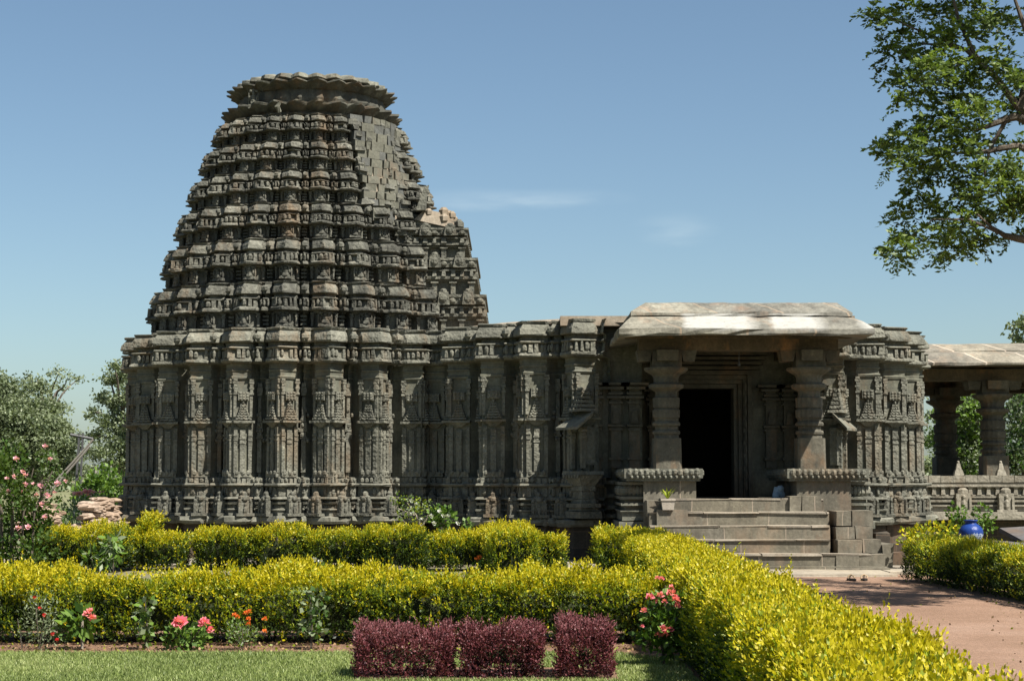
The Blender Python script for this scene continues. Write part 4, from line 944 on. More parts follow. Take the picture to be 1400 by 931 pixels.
# far row: clipped blocks along the sanctum
GF = 'clipped golden hedge blocks in front of the temple'
far = [((42, 180), .74, 29.6, 'wide clipped golden hedge block in front of the pink rubble heaps'),
       ((150, 262), .70, 30.2, 'golden hedge block below the tall round golden tuft'),
       ((270, 340), .70, 30.4, 'short golden hedge block just right of the round golden tuft'),
       ((344, 424), .71, 30.5, 'golden hedge block in the middle of the sanctum wall'),
       ((424, 505), .72, 30.4, 'golden hedge block with a few tall shoots beside the thin white flowered shrub'),
       ((500, 586), .74, 29.6, 'deep greener hedge block standing forward below the white flowered shrub'),
       ((588, 688), .69, 30.0, 'golden hedge block with one tall spike before the dark vestibule recess')]
for i, ((a, c), h, d, lb) in enumerate(far):
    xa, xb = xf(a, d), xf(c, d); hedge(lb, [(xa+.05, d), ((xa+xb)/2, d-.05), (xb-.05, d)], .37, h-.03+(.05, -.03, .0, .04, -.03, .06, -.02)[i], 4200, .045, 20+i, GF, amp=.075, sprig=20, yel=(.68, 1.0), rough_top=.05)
hedge('tall round golden tuft rising above the clipped row near the tower corner', [(xf(192, 30.0), 30.2), (xf(216, 30.0), 30.2)], .26, .98, 3200, .045, 40, GF, amp=.08, sprig=20, yel=(.45, .8))
hedge('golden hedge running back from the lawn end, left of the paved gap', [(xf(703, 27), 27.3), (xf(690, 30), 30.0)], .36, .80, 3200, .045, 41, GF, amp=.05, sprig=12, yel=(.48, .82))
hedge('loose rounded golden bush ending the clipped row left of the gap to the niche', [(xf(715, 28.6), 28.8), (xf(772, 28.6), 28.8)], .36, .70, 3200, .045, 42, GF, amp=.07, sprig=14, yel=(.45, .85))
hedge('leafy golden hedge block filling the corner at the left foot of the stair', [(xf(815, 27.0), 27.1), (xf(905, 27), 27.1)], .38, .80, 3400, .045, 43, GF, amp=.06, sprig=10, yel=(.5, .86))
hedge('dull green gold hedge right of the path in the shade of the tree', [(6.38, 27.0), (6.55, 24.5), (6.75, 22.0), (6.9, 19)], .42, .66, 3600, .042, 44, amp=.045, sprig=8, yel=(.62, 1.12), mats=MATS_H)
# spikes on the far row
# ---------------------------------------------------------------- purple shrubs
MATS_P = [LP3, LP, LP, LP2, TWIG]
GP = 'clipped purple shrubs on the front lawn'
for (a, c, lb, h, sd) in ((490, 624, 'clipped purple leaved shrub nearest the roses, widest and slightly sprawling', .37, 61), (627, 748, 'clipped purple leaved shrub in the middle of the three', .41, 62), (757, 836, 'narrow clipped purple leaved shrub nearest the coral flowered plant', .405, 63)):
    d = 14.2; hedge(lb, [(xf(a, d)+.035, d), (xf((a+c)/2, d), d-.01), (xf(c, d)-.035, d)], .26, h, 11000, .025, sd, GP, MATS_P, 'shrub', amp=.04, sprig=150, thin=.05, rr=.2, yel=(.35, .9), rough_top=.06, z0=.03, name='purple_shrub')

# ---------------------------------------------------------------- plants and flowers
def disk_leaves(c, r, n, size, mi, up=.4, rand=.8, hollow=.3, squash=1.0, width=.38, droop=0.0):
    q = rng.normal(0, 1, (n, 3)); q /= np.linalg.norm(q, axis=1, keepdims=True); rad = r*(hollow+(1-hollow)*rng.random((n, 1))**.5)
    P = np.array(c)+q*rad*np.array([1, 1, squash]); return leaf_mesh(P, q, size*rng.uniform(.7, 1.3, n), (rng.choice(mi, n) if isinstance(mi, (list, tuple)) else np.full(n, mi)), up, rand, width, droop)
def bloom(c, r, mi, n=14, facing=(0, -.6, .6)):
    """cupped many-petalled flower"""
    f = np.array(facing, float); f /= np.linalg.norm(f); out = []
    a = np.cross(f, [0, 0, 1.0]); a /= np.linalg.norm(a); b_ = np.cross(f, a); P = []; N_ = []
    for k in range(n):
        t = k*2.4; rr = r*(.15+.55*k/n); d = a*cos(t)+b_*sin(t); P.append(np.array(c)+d*rr*.5+f*r*.25*(1-k/n)); N_.append(d*(.25+.9*k/n)+f*(.9-.5*k/n))
    return leaf_mesh(np.array(P), np.array(N_), np.full(n, r*.95), np.full(n, mi), 0, .08, .52)
def plant(name, label, cat, x, y, leaves, blooms, mats, stems, group=None, bmats=None, stem_mat=BARK):
    root = thing(name, label, cat, (x, y, 0), group)
    b = MB()
    for s_ in stems: b.tube(s_[0], s_[1], 5)
    b.build('stem', stem_mat, root)
    Vv, Fc, Mi = merge(leaves); mk('foliage', Vv, Fc, mats, root, midx=Mi)
    for (pts, m) in blooms:
        Vv, Fc, Mi = merge(pts); mk('flower', Vv, Fc, [m], root, midx=Mi*0)
    return root
def P3(px, py, d): return (xf(px, d), d, zf(py, d))
# coral flowered milkweed-like bush at the corner
d = 14.9; base = (xf(906, d), d, 0)
lv = []; 
for (px, py, r, n) in ((915, 855, .14, 130), (895, 870, .10, 70), (935, 850, .14, 120), (925, 880, .12, 100), (900, 840, .08, 60), (950, 880, .12, 90), (912, 820, .06, 40), (940, 825, .09, 60), (965, 890, .1, 50)):
    lv.append(disk_leaves(P3(px-10, py, d+rng.uniform(-.1, .1)), r, n, .075, [0, 1], .3, .7, width=.25))
bl = [([bloom(P3(px-10, py, d-.13), r, 0, 10)], CORAL if k % 3 else ROSE) for k, (px, py, r) in enumerate(((897, 816, .038), (911, 814, .036), (926, 811, .044), (931, 820, .045), (933, 828, .035), (907, 790, .022), (913, 791, .024), (926, 802, .022), (889, 835, .032), (886, 856, .02), (914, 860, .038), (918, 867, .042), (924, 861, .034), (908, 868, .032), (963, 852, .022), (947, 847, .02), (954, 835, .018), (917, 822, .026), (905, 822, .026)))]
plant('flowering_bush', 'bushy plant with coral pink flower clusters at the lawn corner by the hedges', 'flowering plant', base[0], d, lv, bl, [LB, LB2], [([base, P3(900, 860, d)], [.012, .008]), ([base, P3(925, 840, d)], [.012, .006]), ([base, P3(908, 800, d)], [.01, .004])])
# rose plants along the bed
d = 16.35
GR = 'flower plants along the soil bed'
for (px, lab, blooms_, n, hgt) in ((258, 'rose plant with two large pink roses and one small beside the orange flowers', ((251, 852, .07, 22), (283, 852, .055, 18), (292, 861, .04, 12)), 210, .30),):
    base = (xf(px, d), d, 0); lv = [disk_leaves(P3(px-4, 870, d), .17, n, .06, [0, 1], .3, .8, .2, .7), disk_leaves(P3(px+22, 872, d+.05), .10, 70, .055, [0, 1], .3, .8)]
    plant('rose_plant', lab, 'rose plant', base[0], d, lv, [([bloom(P3(a, b_, d-.12), r, 0, k)], ROSE) for (a, b_, r, k) in blooms_], [LB, LB2], [([base, P3(251, 852, d-.1)], [.008, .005]), ([base, P3(283, 852, d-.1)], [.008, .005])], GR)
base = (xf(118, d), d, 0); lv = [disk_leaves(P3(118, 848, d), .13, 60, .12, [0, 1], .1, .5, .2, .6, .28)]
plant('euphorbia_plant', 'single stem plant with broad leaves and one coral flower cluster', 'flowering plant', base[0], d, lv, [([bloom(P3(a, b_, d-.12), .036, 0, 9)], CORAL) for (a, b_) in ((128, 836), (131, 843), (124, 839), (133, 846))], [LB, LB2], [([base, P3(118, 848, d)], [.016, .011])], GR, stem_mat=BARKL)
base = (xf(335, d), d, 0); lv = [disk_leaves(P3(335, 868, d), .15, 260, .04, [0, 1], .6, .7, .1, .8, .2), disk_leaves(P3(325, 858, d), .1, 90, .04, [0, 1], .6, .7, .1, .8, .2)]
plant('marigold_plant', 'feathery plant with small orange flowers between two pink flowered plants', 'flowering plant', base[0], d, lv, [([bloom(P3(a, b_, d-.13), .026, 0, 10)], ORNG) for (a, b_) in ((324, 841), (328, 843), (339, 838), (344, 836), (343, 846), (343, 853), (365, 846), (365, 863))], [LF2, LB2], [([base, P3(335, 860, d)], [.006, .004]), ([base, P3(325, 850, d)], [.005, .003]), ([base, P3(345, 850, d)], [.005, .003])], GR)
base = (xf(60, d), d, 0); lv = [disk_leaves(P3(60, 850, d), .24, 420, .035, [0, 1], .5, .8, .1, 1.0, .18), disk_leaves(P3(75, 868, d), .16, 180, .035, [0, 1], .5, .8, .1, 1.0, .18)]
plant('twiggy_plant', 'thin grey green twiggy plant with tiny red flowers near the hedge', 'flowering plant', base[0], d, lv, [([bloom(P3(a, b_, d-.15), .022, 0, 8)], REDP) for (a, b_) in ((53, 817), (60, 832), (66, 841), (78, 867), (84, 875))], [LF2, LF], [([base, P3(55, 830, d)], [.006, .003]), ([base, P3(66, 840, d)], [.006, .003]), ([base, P3(75, 855, d)], [.006, .003]), ([(base[0]-.15, d, 0), P3(30, 845, d)], [.008, .003])], GR)
base = (xf(95, d), d, 0); lv = [disk_leaves(P3(97, 862, d), .10, 60, .05, [0, 1], .5, .7, .2, .8)]
plant('daisy_plant', 'small plant with two yellow flowers in the soil bed', 'flowering plant', base[0], d, lv, [([bloom(P3(a, b_, d-.1), .022, 0, 8)], YEL) for (a, b_) in ((87, 852), (95, 852))], [LB, LB2], [([base, P3(95, 855, d)], [.005, .003])], GR)
base = (xf(203, d), d, 0); lv = [disk_leaves(P3(203+rng.uniform(-6, 6), 828+14*i, d), .07, 30, .06, [0, 1], .2, .8) for i in range(4)]
plant('young_rose_bush', 'flowerless upright young plant left of the two pink roses', 'plant', base[0], d, lv, [], [LF2, LB2], [([base, P3(206, 860, d), P3(203, 822, d)], [.012, .009, .004])], GR)
base = (xf(428, d), d, 0); lv = [disk_leaves(P3(428+rng.uniform(-12, 12), 815+12*i, d), .09, 34, .055, [0, 1], .2, .8) for i in range(5)]
plant('young_rose_bush', 'thin stemmed leafy young plant midway between orange flowers and purple shrubs', 'plant', base[0], d, lv, [([bloom(P3(364, 863, d-.1), .02, 0, 8)], ORNG)] if False else [], [LB, LF2], [([base, P3(429, 860, d), P3(426, 808, d)], [.012, .009, .004])], GR)
# sapling with long drooping leaves between the two hedges
d = 24.0; base = (xf(160, d), d, 0); lv = [disk_leaves(P3(152+rng.uniform(-9, 12), 738+9*i, d), .12, 26, .14, [0, 1], -.1, .6, .1, .8, .2, .6) for i in range(4)]+[disk_leaves(P3(128, 762, d), .13, 24, .13, [0, 1], -.1, .5, .1, .7, .2, .5)]
plant('sapling', 'young sapling with long pale drooping leaves standing before the far hedge', 'sapling', base[0], d, lv, [], [LB2, LF2], [([base, P3(158, 760, d), P3(156, 735, d)], [.014, .01, .005]), ([base, P3(128, 762, d)], [.01, .005])])
# low flowers on the back lawn
for (px, py, d, m, lab) in ((655, 767, 29.0, ORNG, 'low orange red flowers on the lawn at the foot of the clipped hedge'), (433, 753, 28.8, WHTP, 'few small white flowers at the foot of the clipped hedge'), (668, 775, 23.6, WHTP, 'pair of white flowers seen just above the front hedge')):
    base = (xf(px, d), d, 0); plant('flower_clump', lab, 'flowers', base[0], d, [disk_leaves((base[0], d, .12), .13, 40, .06, [0, 1], .5, .7, .2, .7)], [([bloom((base[0]+rng.uniform(-.13, .13), d-.1, .22+rng.uniform(-.04, .05)), .05, 0, 8)], m) for _ in range(4)], [LB, LB2], [([base, (base[0], d, .15)], [.006, .004])])
# pale flowered shrub behind the far hedge
d = 31.2; base = (xf(575, d), d, 0); lv = []
for (px, py, r, n) in ((560, 690, .20, 90), (578, 690, .16, 60), (545, 682, .14, 50), (572, 705, .2, 80), (595, 700, .10, 40), (553, 708, .2, 70), (585, 688, .08, 24)): lv.append(disk_leaves(P3(px, py, d+rng.uniform(-.2, .2)), r, n, .05, [0, 1, 2], .3, .8, .1))
plant('plumeria_tree', 'thin pale grey branched shrub with scattered light leaves before the sanctum', 'shrub', base[0], d, lv, [([bloom(P3(px, py, d-.2), .045, 0, 6)], WHTP) for (px, py) in ((563, 685), (565, 703), (579, 710), (570, 690))], [LM, LB2, LF2],
      [([base, P3(577, 722, d), P3(570, 705, d), P3(556, 685, d)], [.025, .02, .014, .005]), ([P3(577, 722, d), P3(588, 700, d), P3(583, 684, d)], [.018, .01, .004]), ([P3(570, 705, d), P3(545, 695, d), P3(543, 682, d)], [.014, .008, .003]), ([P3(577, 722, d), P3(560, 718, d), P3(552, 712, d)], [.012, .008, .003])], stem_mat=BARKL)
d = 31.0; base = (xf(606, d), d, 0); lv = [disk_leaves(P3(px, py, d), r, n, .075, [0, 1], .2, .7, .1) for (px, py, r, n) in ((600, 702, .16, 90), (608, 712, .22, 130), (592, 708, .12, 60), (612, 700, .1, 40), (640, 716, .08, 30))]
plant('jasmine_bush', 'small green bush with bright white blossoms behind the hedge block with a spike', 'shrub', base[0], d, lv, [([bloom(P3(px, py, d-.2), .05, 0, 7)], WHTP) for (px, py) in ((590, 706), (602, 700), (607, 706), (613, 706), (594, 716), (627, 716))], [LB, LB2], [([base, P3(604, 705, d)], [.02, .008])])
# pink hibiscus on the far left
d = 27.6; hx = xf(20, d); lv = []; bl = []
for k in range(24):
    px = rng.uniform(-60, 60); top = 618+max(0, px-12)*1.25; py = rng.uniform(min(top, 700), 775-max(0, px-45)*1.2)
    lv.append(disk_leaves(P3(px, py, d+rng.uniform(-.5, .5)), rng.uniform(.22, .42), 300, .065, [0, 0, 1], .3, .8, .2))
for (px, py, r, n) in ((70, 645, .22, 60), (80, 668, .2, 60), (88, 655, .14, 30), (66, 625, .16, 40), (72, 690, .2, 60)): lv.append(disk_leaves(P3(px, py, d), r, n, .065, [0, 1], .3, .8))
for (px, py) in ((12, 655), (37, 650), (33, 645), (37, 663), (14, 672), (34, 673), (53, 677), (58, 665), (67, 678), (71, 679), (81, 662), (77, 674), (2, 693), (24, 628), (92, 658), (70, 628), (63, 611), (48, 662), (60, 690), (42, 721), (29, 722), (22, 652), (64, 708)):
    bl.append(([bloom(P3(px, py, d-.55), rng.uniform(.035, .06), 0, 7)], PINK))
plant('hibiscus_bush', 'large loose green bush dotted with pink blossoms beside the rubble heap', 'flowering bush', hx, d, lv, bl, [LG, LB], [([(hx+dx*.3, d, 0), P3(20+dx*30, 700, d), P3(20+dx*55, 640, d)], [.04, .025, .008]) for dx in (-1, -.5, 0, .5, 1)])
# pink weeds behind rubble
d = 42; bx = xf(125, d); lv = []; bl = []
for k in range(14): lv.append(disk_leaves((xf(rng.uniform(95, 150), d), d+rng.uniform(-1, 1), rng.uniform(.3, .95)), .4, 90, .10, [0, 1, 2], .6, .7, .1, .8, .2))
for k in range(18): bl.append(([bloom(P3(rng.uniform(100, 142), rng.uniform(671, 678), d-.6), .07, 0, 6)], PINK))
plant('periwinkle_clump', 'clump of wild green plants with a line of pale pink flowers between rubble heaps', 'flowering plants', bx, d, lv, bl, [LB2, LF2, LF], [([(bx, d, 0), (bx+.1, d, .7)], [.01, .005])])
# bushes of fresh green by tower's left corner
d = 48; bx = xf(160, d); lv = [disk_leaves((xf(rng.uniform(128, 178), d), d+rng.uniform(-1, 1), rng.uniform(.3, 1.45)), .5, 240, .12, [0, 0, 1], .5, .8, .2) for _ in range(12)]
plant('leafy_bush', 'fresh green leafy bush in the field behind the left corner of the tower', 'bush', bx, d, lv, [], [LB2, LB], [([(bx, d, 0), (bx, d, 1.0)], [.03, .01])])
d = 36.5; lv = [disk_leaves((xf(px, d), d, z), .22, 80, .09, [0, 1], .4, .8, .1) for (px, z) in ((1306, .85), (1312, .6), (1303, .55), (1345, .62), (1340, .8))]
plant('leafy_bush', 'dark green bush behind the blue pot before the pavilion plinth', 'bush', xf(1318, d), d, lv, [], [LB, LB2], [([(xf(1318, d), d, 0), (xf(1308, d), d, .7)], [.02, .01]), ([(xf(1318, d), d, 0), (xf(1342, d), d, .7)], [.02, .01])])
d = 29.6; lv = [disk_leaves((xf(px, d), d, z), .20, 110, .07, [0, 1], .4, .8, .1) for (px, z) in ((1255, .62), (1275, .66), (1292, .62), (1240, .55))]
plant('golden_bush', 'small bright yellow bush behind the shaded hedge, left of the blue pot', 'bush', xf(1270, d), d, lv, [], [LY, LM], [([(xf(1270, d), d, 0), (xf(1270, d), d, .5)], [.02, .01])])

# pot plant on the steps
px_, d = 912, 30.3; cx = xf(px_, d)
root = thing('potted_plant', 'small square cement planter with spiky yellow green leaves on the left stair cheek', 'potted plant', (cx, d, 1.02))
b = MB(); b.box((cx, d-.0, 1.11), (1, 0, 0), (0, 1, 0), -UP, .115, .115, .09, .82); b.abox(cx-.125, cx+.125, d-.125, d+.125, 1.18, 1.21); b.build('planter', CEM, root)
V_, F_ = [], []
for k in range(16):
    a = rng.uniform(0, 2*pi); tl = rng.uniform(.25, .8); L = rng.uniform(.16, .27); dv = Vector((cos(a)*tl, sin(a)*tl, 1)).normalized(); s_ = dv.cross(UP).normalized()*.016; o0 = Vector((cx, d, 1.20)); i0 = len(V_)
    for p in (o0-s_, o0+s_, o0+dv*L*.6+s_, o0+dv*L*.6-s_): V_.append(tuple(p))
    F_.append((i0, i0+1, i0+2, i0+3)); i1 = len(V_); tipp = o0+dv*L+Vector((dv.x, dv.y, -.1))*.05; V_.append(tuple(tipp)); F_.append((i0+3, i0+2, i1))
mk('leaves', V_, F_, [LM], root)
# folded cloth at the doorway
cx, d = xf(1063, 31.6), 31.6
b = MB(); b.box((cx, d, FZ+.10), (1, 0, 0), (0, 1, 0), UP, .11, .09, .10, .7, .6, .02); b.lump((cx+.03, d-.03, FZ+.18), 1, sx=.08, sy=.07, sz=.06); b.lump((cx-.05, d-.07, FZ+.06), 1, sx=.08, sy=.05, sz=.06)
o = b.build('cloth_bundle', CLOTH, None, (cx, d, FZ), True); tag(o, 'pale blue cloth bundle lying on the porch floor beside the right seat', 'cloth bundle')
# hanging bell cord in the porch
b = MB(); x = xf(1011, 31.3); b.tube([(x, 31.3, Zb), (x, 31.3, zf(497, 31.3))], .008, 5); b.lathe((x, 31.3, zf(500, 31.3)), [(0, .03), (.02, .028), (.05, .02), (.07, .008)], 10)
o = b.build('hanging_bell', IRON, None, (x, 31.3, zf(500, 31.3))); tag(o, 'tiny metal bell hanging under the porch beam', 'bell')
# blue pot
px_, d = 1324, 30.6; cx = xf(px_, d); z0 = .45
root = thing('water_pot', 'round bodied bright blue painted water pot with whitish worn base', 'pot', (cx, d, z0))
b = MB(); s = .98; b.lathe((cx, d, z0), [(0, .12*s), (.03, .15*s), (.16, .21*s), (.24, .215*s), (.32, .20*s), (.40, .14*s), (.43, .10*s), (.445, .095*s), (.47, .10*s), (.50, .125*s), (.515, .125*s), (.515, .10*s), (.47, .08*s)], 28)
b.v = [(p[0], p[1], z0+(p[2]-z0)*.76) for p in b.v]; b.build('pot_body', BLUE, root, smooth=True)
# slate topped platform the pot stands by
root = thing('stone_platform', 'low platform of dark slate slabs behind the shaded hedge, below the blue pot', 'platform', (9.6, 29.6, 0))
b = MB(); b.box((9.55, 30.4, .40), (1, 0, 0), (0, 1, 0), UP, 1.95, 1.4, .055, .97, None, .01); b.build('slab', SLATE, root)
b = MB(); b.box((10.0, 31.2, .62), Vector((1, 0, .06)).normalized(), Vector((0, 1, .12)).normalized(), UP, 1.2, .7, .035, 1, None, .01); b.build('leaning_slab', SLATE, root)
b = MB(); b.abox(7.75, 11.3, 29.15, 31.65, .05, .34); b.build('masonry_base', ST_found, root)
# slippers on the path
for (px, rot, lb) in ((1161, .25, 'black slipper with tan strap at the path end, the one nearer the golden hedge'), (1178, -.15, 'black slipper with tan strap at the path end, the one nearer the shaded hedge')):
    d = 26.9; cx = xf(px, d); root = thing('slipper', lb, 'slipper', (cx, d, .016), 'pair of slippers left on the path')
    a = Vector((cos(rot), sin(rot), 0)); n_ = Vector((-sin(rot), cos(rot), 0)); b = MB(); vs = []
    for zz in (.016, .045):
        for k in range(14):
            t = 2*pi*k/14; ww = .052*(1-.18*cos(t+pi)); vs.append(Vector((cx, d, zz))+n_*(cos(t)*.135)+a*(sin(t)*ww))
    b.add(vs, [tuple(range(13, -1, -1)), tuple(range(14, 28))]+[(k, (k+1) % 14, 14+(k+1) % 14, 14+k) for k in range(14)]); b.build('sole', BLACK, root)
    b = MB(); c0 = Vector((cx, d, .045))
    b.tube([c0-a*.05+n_*.0, c0-a*.045+UP*.035+n_*.02, c0+UP*.06+n_*.03, c0+a*.045+UP*.035+n_*.02, c0+a*.05], [.012]*5, 6); b.tube([c0+n_*.03+UP*.058, c0+n_*.08], [.012, .008], 6); b.build('strap', TAN, root)

# ---------------------------------------------------------------- rubble, poles, far field things
def rock(mb, c, r):
    vs = []; n = 5; ph_ = rnd.uniform(0, 6)
    for (zz, rr) in ((-.5, .8), (-.1, 1), (.35, .95), (.6, .6)):
        for k in range(n): a = 2*pi*k/n+ph_; q = rr*rnd.uniform(.6, 1.25); vs.append((c[0]+cos(a)*q*r[0], c[1]+sin(a)*q*r[1], c[2]+zz*r[2]*rnd.uniform(.85, 1.15)))
    fs = [tuple(range(n-1, -1, -1)), tuple(range(3*n, 4*n))]+[(j*n+k, j*n+(k+1) % n, j*n+n+(k+1) % n, j*n+n+k) for j in range(3) for k in range(n)]
    mb.add(vs, fs)
for (xa, xb, hmax, lb) in ((40, 96, 1.05, 'wide heap of pinkish broken stones beside the pink flowered bush'), (122, 172, 1.16, 'smaller heap of pinkish broken stones at the tower corner')):
    d = 36.0 if xa < 100 else 34.3; b = MB()
    for k in range(330 if xa < 100 else 240):
        u = rnd.random(); px = xa+(xb-xa)*u; hh = hmax*(.45+.55*sin(pi*min(1, u*1.2+.05)))*rnd.random()**.5; r = rnd.uniform(.06, .17)
        rock(b, (xf(px, d), d+rnd.uniform(-.8, .8)+(hmax-hh)*-.5, hh), (r*1.3, r, r*.7))
    o = b.build('stone_heap', ST_rub, None, (xf((xa+xb)/2, d), d, 0)); tag(o, lb, 'stone heap', kind='stuff')
# leaning timber poles and a lattice pole with cross arm
d = 52; b = MB(); b.tube([P3(62, 676, d), P3(128, 601, d)], [.035, .03], 7); o = b.build('timber_pole', WOOD, None, P3(62, 676, d)); tag(o, 'pale timber pole leaning up to the cross arm, upper of the two', 'pole', 'leaning timber poles')
b = MB(); b.tube([P3(66, 678, d-.3), P3(124, 610, d-.3)], [.035, .03], 7); o = b.build('timber_pole', WOOD, None, P3(66, 678, d-.3)); tag(o, 'pale timber pole leaning up to the cross arm, lower of the two', 'pole', 'leaning timber poles')
root = thing('utility_pole', 'dark lattice pole with a slanting cross arm behind the leaning poles', 'utility pole', (xf(104, d), d+.5, 0)); dd = d+.5
b = MB(); b.tube([(xf(103, dd), dd, 0), P3(109, 592, dd)], .035, 5); b.tube([(xf(110, dd), dd, 0), P3(114, 592, dd)], .035, 5)
for i in range(9): b.tube([(xf(103+i*.6, dd), dd, .3+i*.28), (xf(110+i*.45, dd), dd, .5+i*.28)], .015, 4)
b.build('mast', IRON, root); b = MB(); b.tube([P3(97, 594, dd), P3(128, 600, dd)], .045, 5); b.build('cross_arm', IRON, root)
for k, px in enumerate((132, 152)):
    d = 60; b = MB(); b.tube([(xf(px, d), d, 0), (xf(px, d), d, 1.95)], .06, 6); o = b.build('fence_post', WOOD, None, (xf(px, d), d, 0)); tag(o, ('grey fence post at the field edge nearer the utility pole', 'grey fence post at the field edge nearer the tower')[k], 'fence post', 'fence posts in the field')

# ---------------------------------------------------------------- trees
def limb_pts(a, c, n=4, wob=.1):
    a = Vector(a); c = Vector(c); L = (c-a).length
    return [a.lerp(c, k/n)+(Vector((rnd.uniform(-1, 1), rnd.uniform(-1, 1), rnd.uniform(-.5, .8)))*wob*L*(0 if k in (0, n) else .5)) for k in range(n+1)]
def tree(label, x, y, clumps, trunk_r, lsize, per, mats, mi, group=None, cat='tree', upb=.2, z0=0, squash=.75, trunk_to=None, seed=0, sub=7, bark=BARK, droop=0.0, ltall=None):
    root = thing('tree', label, cat, (x, y, z0), group)
    b = MB(); tt = Vector(trunk_to) if trunk_to else Vector((x+rnd.uniform(-.3, .3), y, max(c[2] for c in clumps)*.55))
    b.tube(limb_pts((x, y, z0), tt, 4, .06), [trunk_r*(1-.12*k) for k in range(5)], 8)
    for c in clumps:
        if rnd.random() < .75: b.tube(limb_pts(tt if c[2] > tt.z else Vector((x, y, z0)).lerp(tt, .8), c[:3], 4, .16), [trunk_r*.32*(1-.2*k)+.006 for k in range(5)], 5)
    b.build('trunk', bark, root)
    parts = []
    for c in clumps:
        nb = int(per*sub*.5*(c[3])**2/(lsize/.1)**1.6/.9*1.15); nb = max(60, min(nb, 7000)); q = rng.normal(0, 1, (sub*2, 3)); q /= np.linalg.norm(q, axis=1, keepdims=True)
        cen = np.array(c[:3])+q*c[3]*rng.uniform(.1, 1.15, (sub*2, 1))*np.array([1, 1, squash]); wts = rng.uniform(.4, 1.5, sub*2); wts /= wts.sum()
        ci = rng.choice(sub*2, nb, p=wts); sp = c[3]*rng.uniform(.10, .30, sub*2)[ci][:, None]
        off_ = rng.normal(0, 1, (nb, 3)); P = cen[ci]+off_*sp*np.array([1.1, 1.1, .6]); N_ = off_/(np.linalg.norm(off_, axis=1, keepdims=True)+1e-6)
        tone = rng.choice(mi, sub*2)[ci]; mm = np.where(rng.random(nb) < .65, tone, rng.choice(mi, nb))
        parts.append(leaf_mesh(P, N_, lsize*rng.uniform(.6, 1.3, nb), mm, upb, .9, .32, droop))
    Vv, Fc, Mi = merge(parts); mk('crown', Vv, Fc, mats, root, midx=Mi)
    return root
# big near tree leaning in from the right
TD = 21.6
spots = [(1206, 17, .20), (1257, 13, .25), (1225, 30, .16), (1231, 47, .22), (1227, 77, .25), (1240, 107, .26), (1279, 56, .34), (1275, 99, .30), (1322, 43, .32), (1300, 86, .34), (1356, 34, .3), (1386, 26, .3), (1330, 107, .36), (1373, 82, .32), (1392, 110, .3), (1244, 133, .18), (1279, 124, .25), (1322, 129, .3), (1292, 154, .3), (1343, 150, .3),
         (1253, 170, .22), (1223, 206, .26), (1244, 193, .28), (1279, 185, .32), (1322, 172, .3), (1275, 215, .32), (1236, 222, .2), (1317, 202, .3), (1350, 196, .24), (1396, 195, .2), (1262, 245, .24), (1300, 232, .3), (1335, 236, .3), (1373, 223, .3), (1396, 245, .26), (1356, 258, .28), (1322, 266, .28), (1279, 279, .22), (1240, 288, .17), (1236, 300, .12), (1300, 296, .26), (1335, 290, .28), (1373, 296, .22), (1394, 276, .22), (1232, 339, .20), (1222, 345, .14), (1249, 326, .2), (1279, 324, .24), (1304, 340, .22), (1302, 352, .12), (1335, 324, .22), (1358, 330, .15), (1398, 320, .1), (1236, 356, .1), (1300, 12, .25), (1340, 8, .28), (1262, 75, .2), (1385, 150, .2), (1260, 262, .2), (1320, 315, .2)]
cl = [(xf(px, TD+dy), TD+dy, zf(py, TD+dy), r) for (px, py, r) in spots for dy in [rnd.uniform(-.9, .9)]]
for k in range(46):
    px = rnd.uniform(1415, 1760); py = rnd.uniform(-220, 330); dd = TD+rnd.uniform(-1.8, 2.2); cl.append((xf(px, dd), dd, zf(py, dd), rnd.uniform(.45, .7)))
for k in range(14):
    px = rnd.uniform(1250, 1420); py = rnd.uniform(-160, -20); dd = TD+rnd.uniform(-1, 1.2); cl.append((xf(px, dd), dd, zf(py, dd), rnd.uniform(.3, .5)))
root = thing('tree', 'large leafy tree reaching in from the upper right over the path', 'tree', (9.6, TD, 0))
b = MB(); T0 = Vector((9.6, TD, 0)); T1 = Vector((9.1, TD, 3.2)); 
b.tube([T0, T0.lerp(T1, .5)+Vector((.1, 0, 0)), T1], [.34, .27, .24], 10)
def PT(px, py, dy=0): return Vector((xf(px, TD+dy), TD+dy, zf(py, TD+dy)))
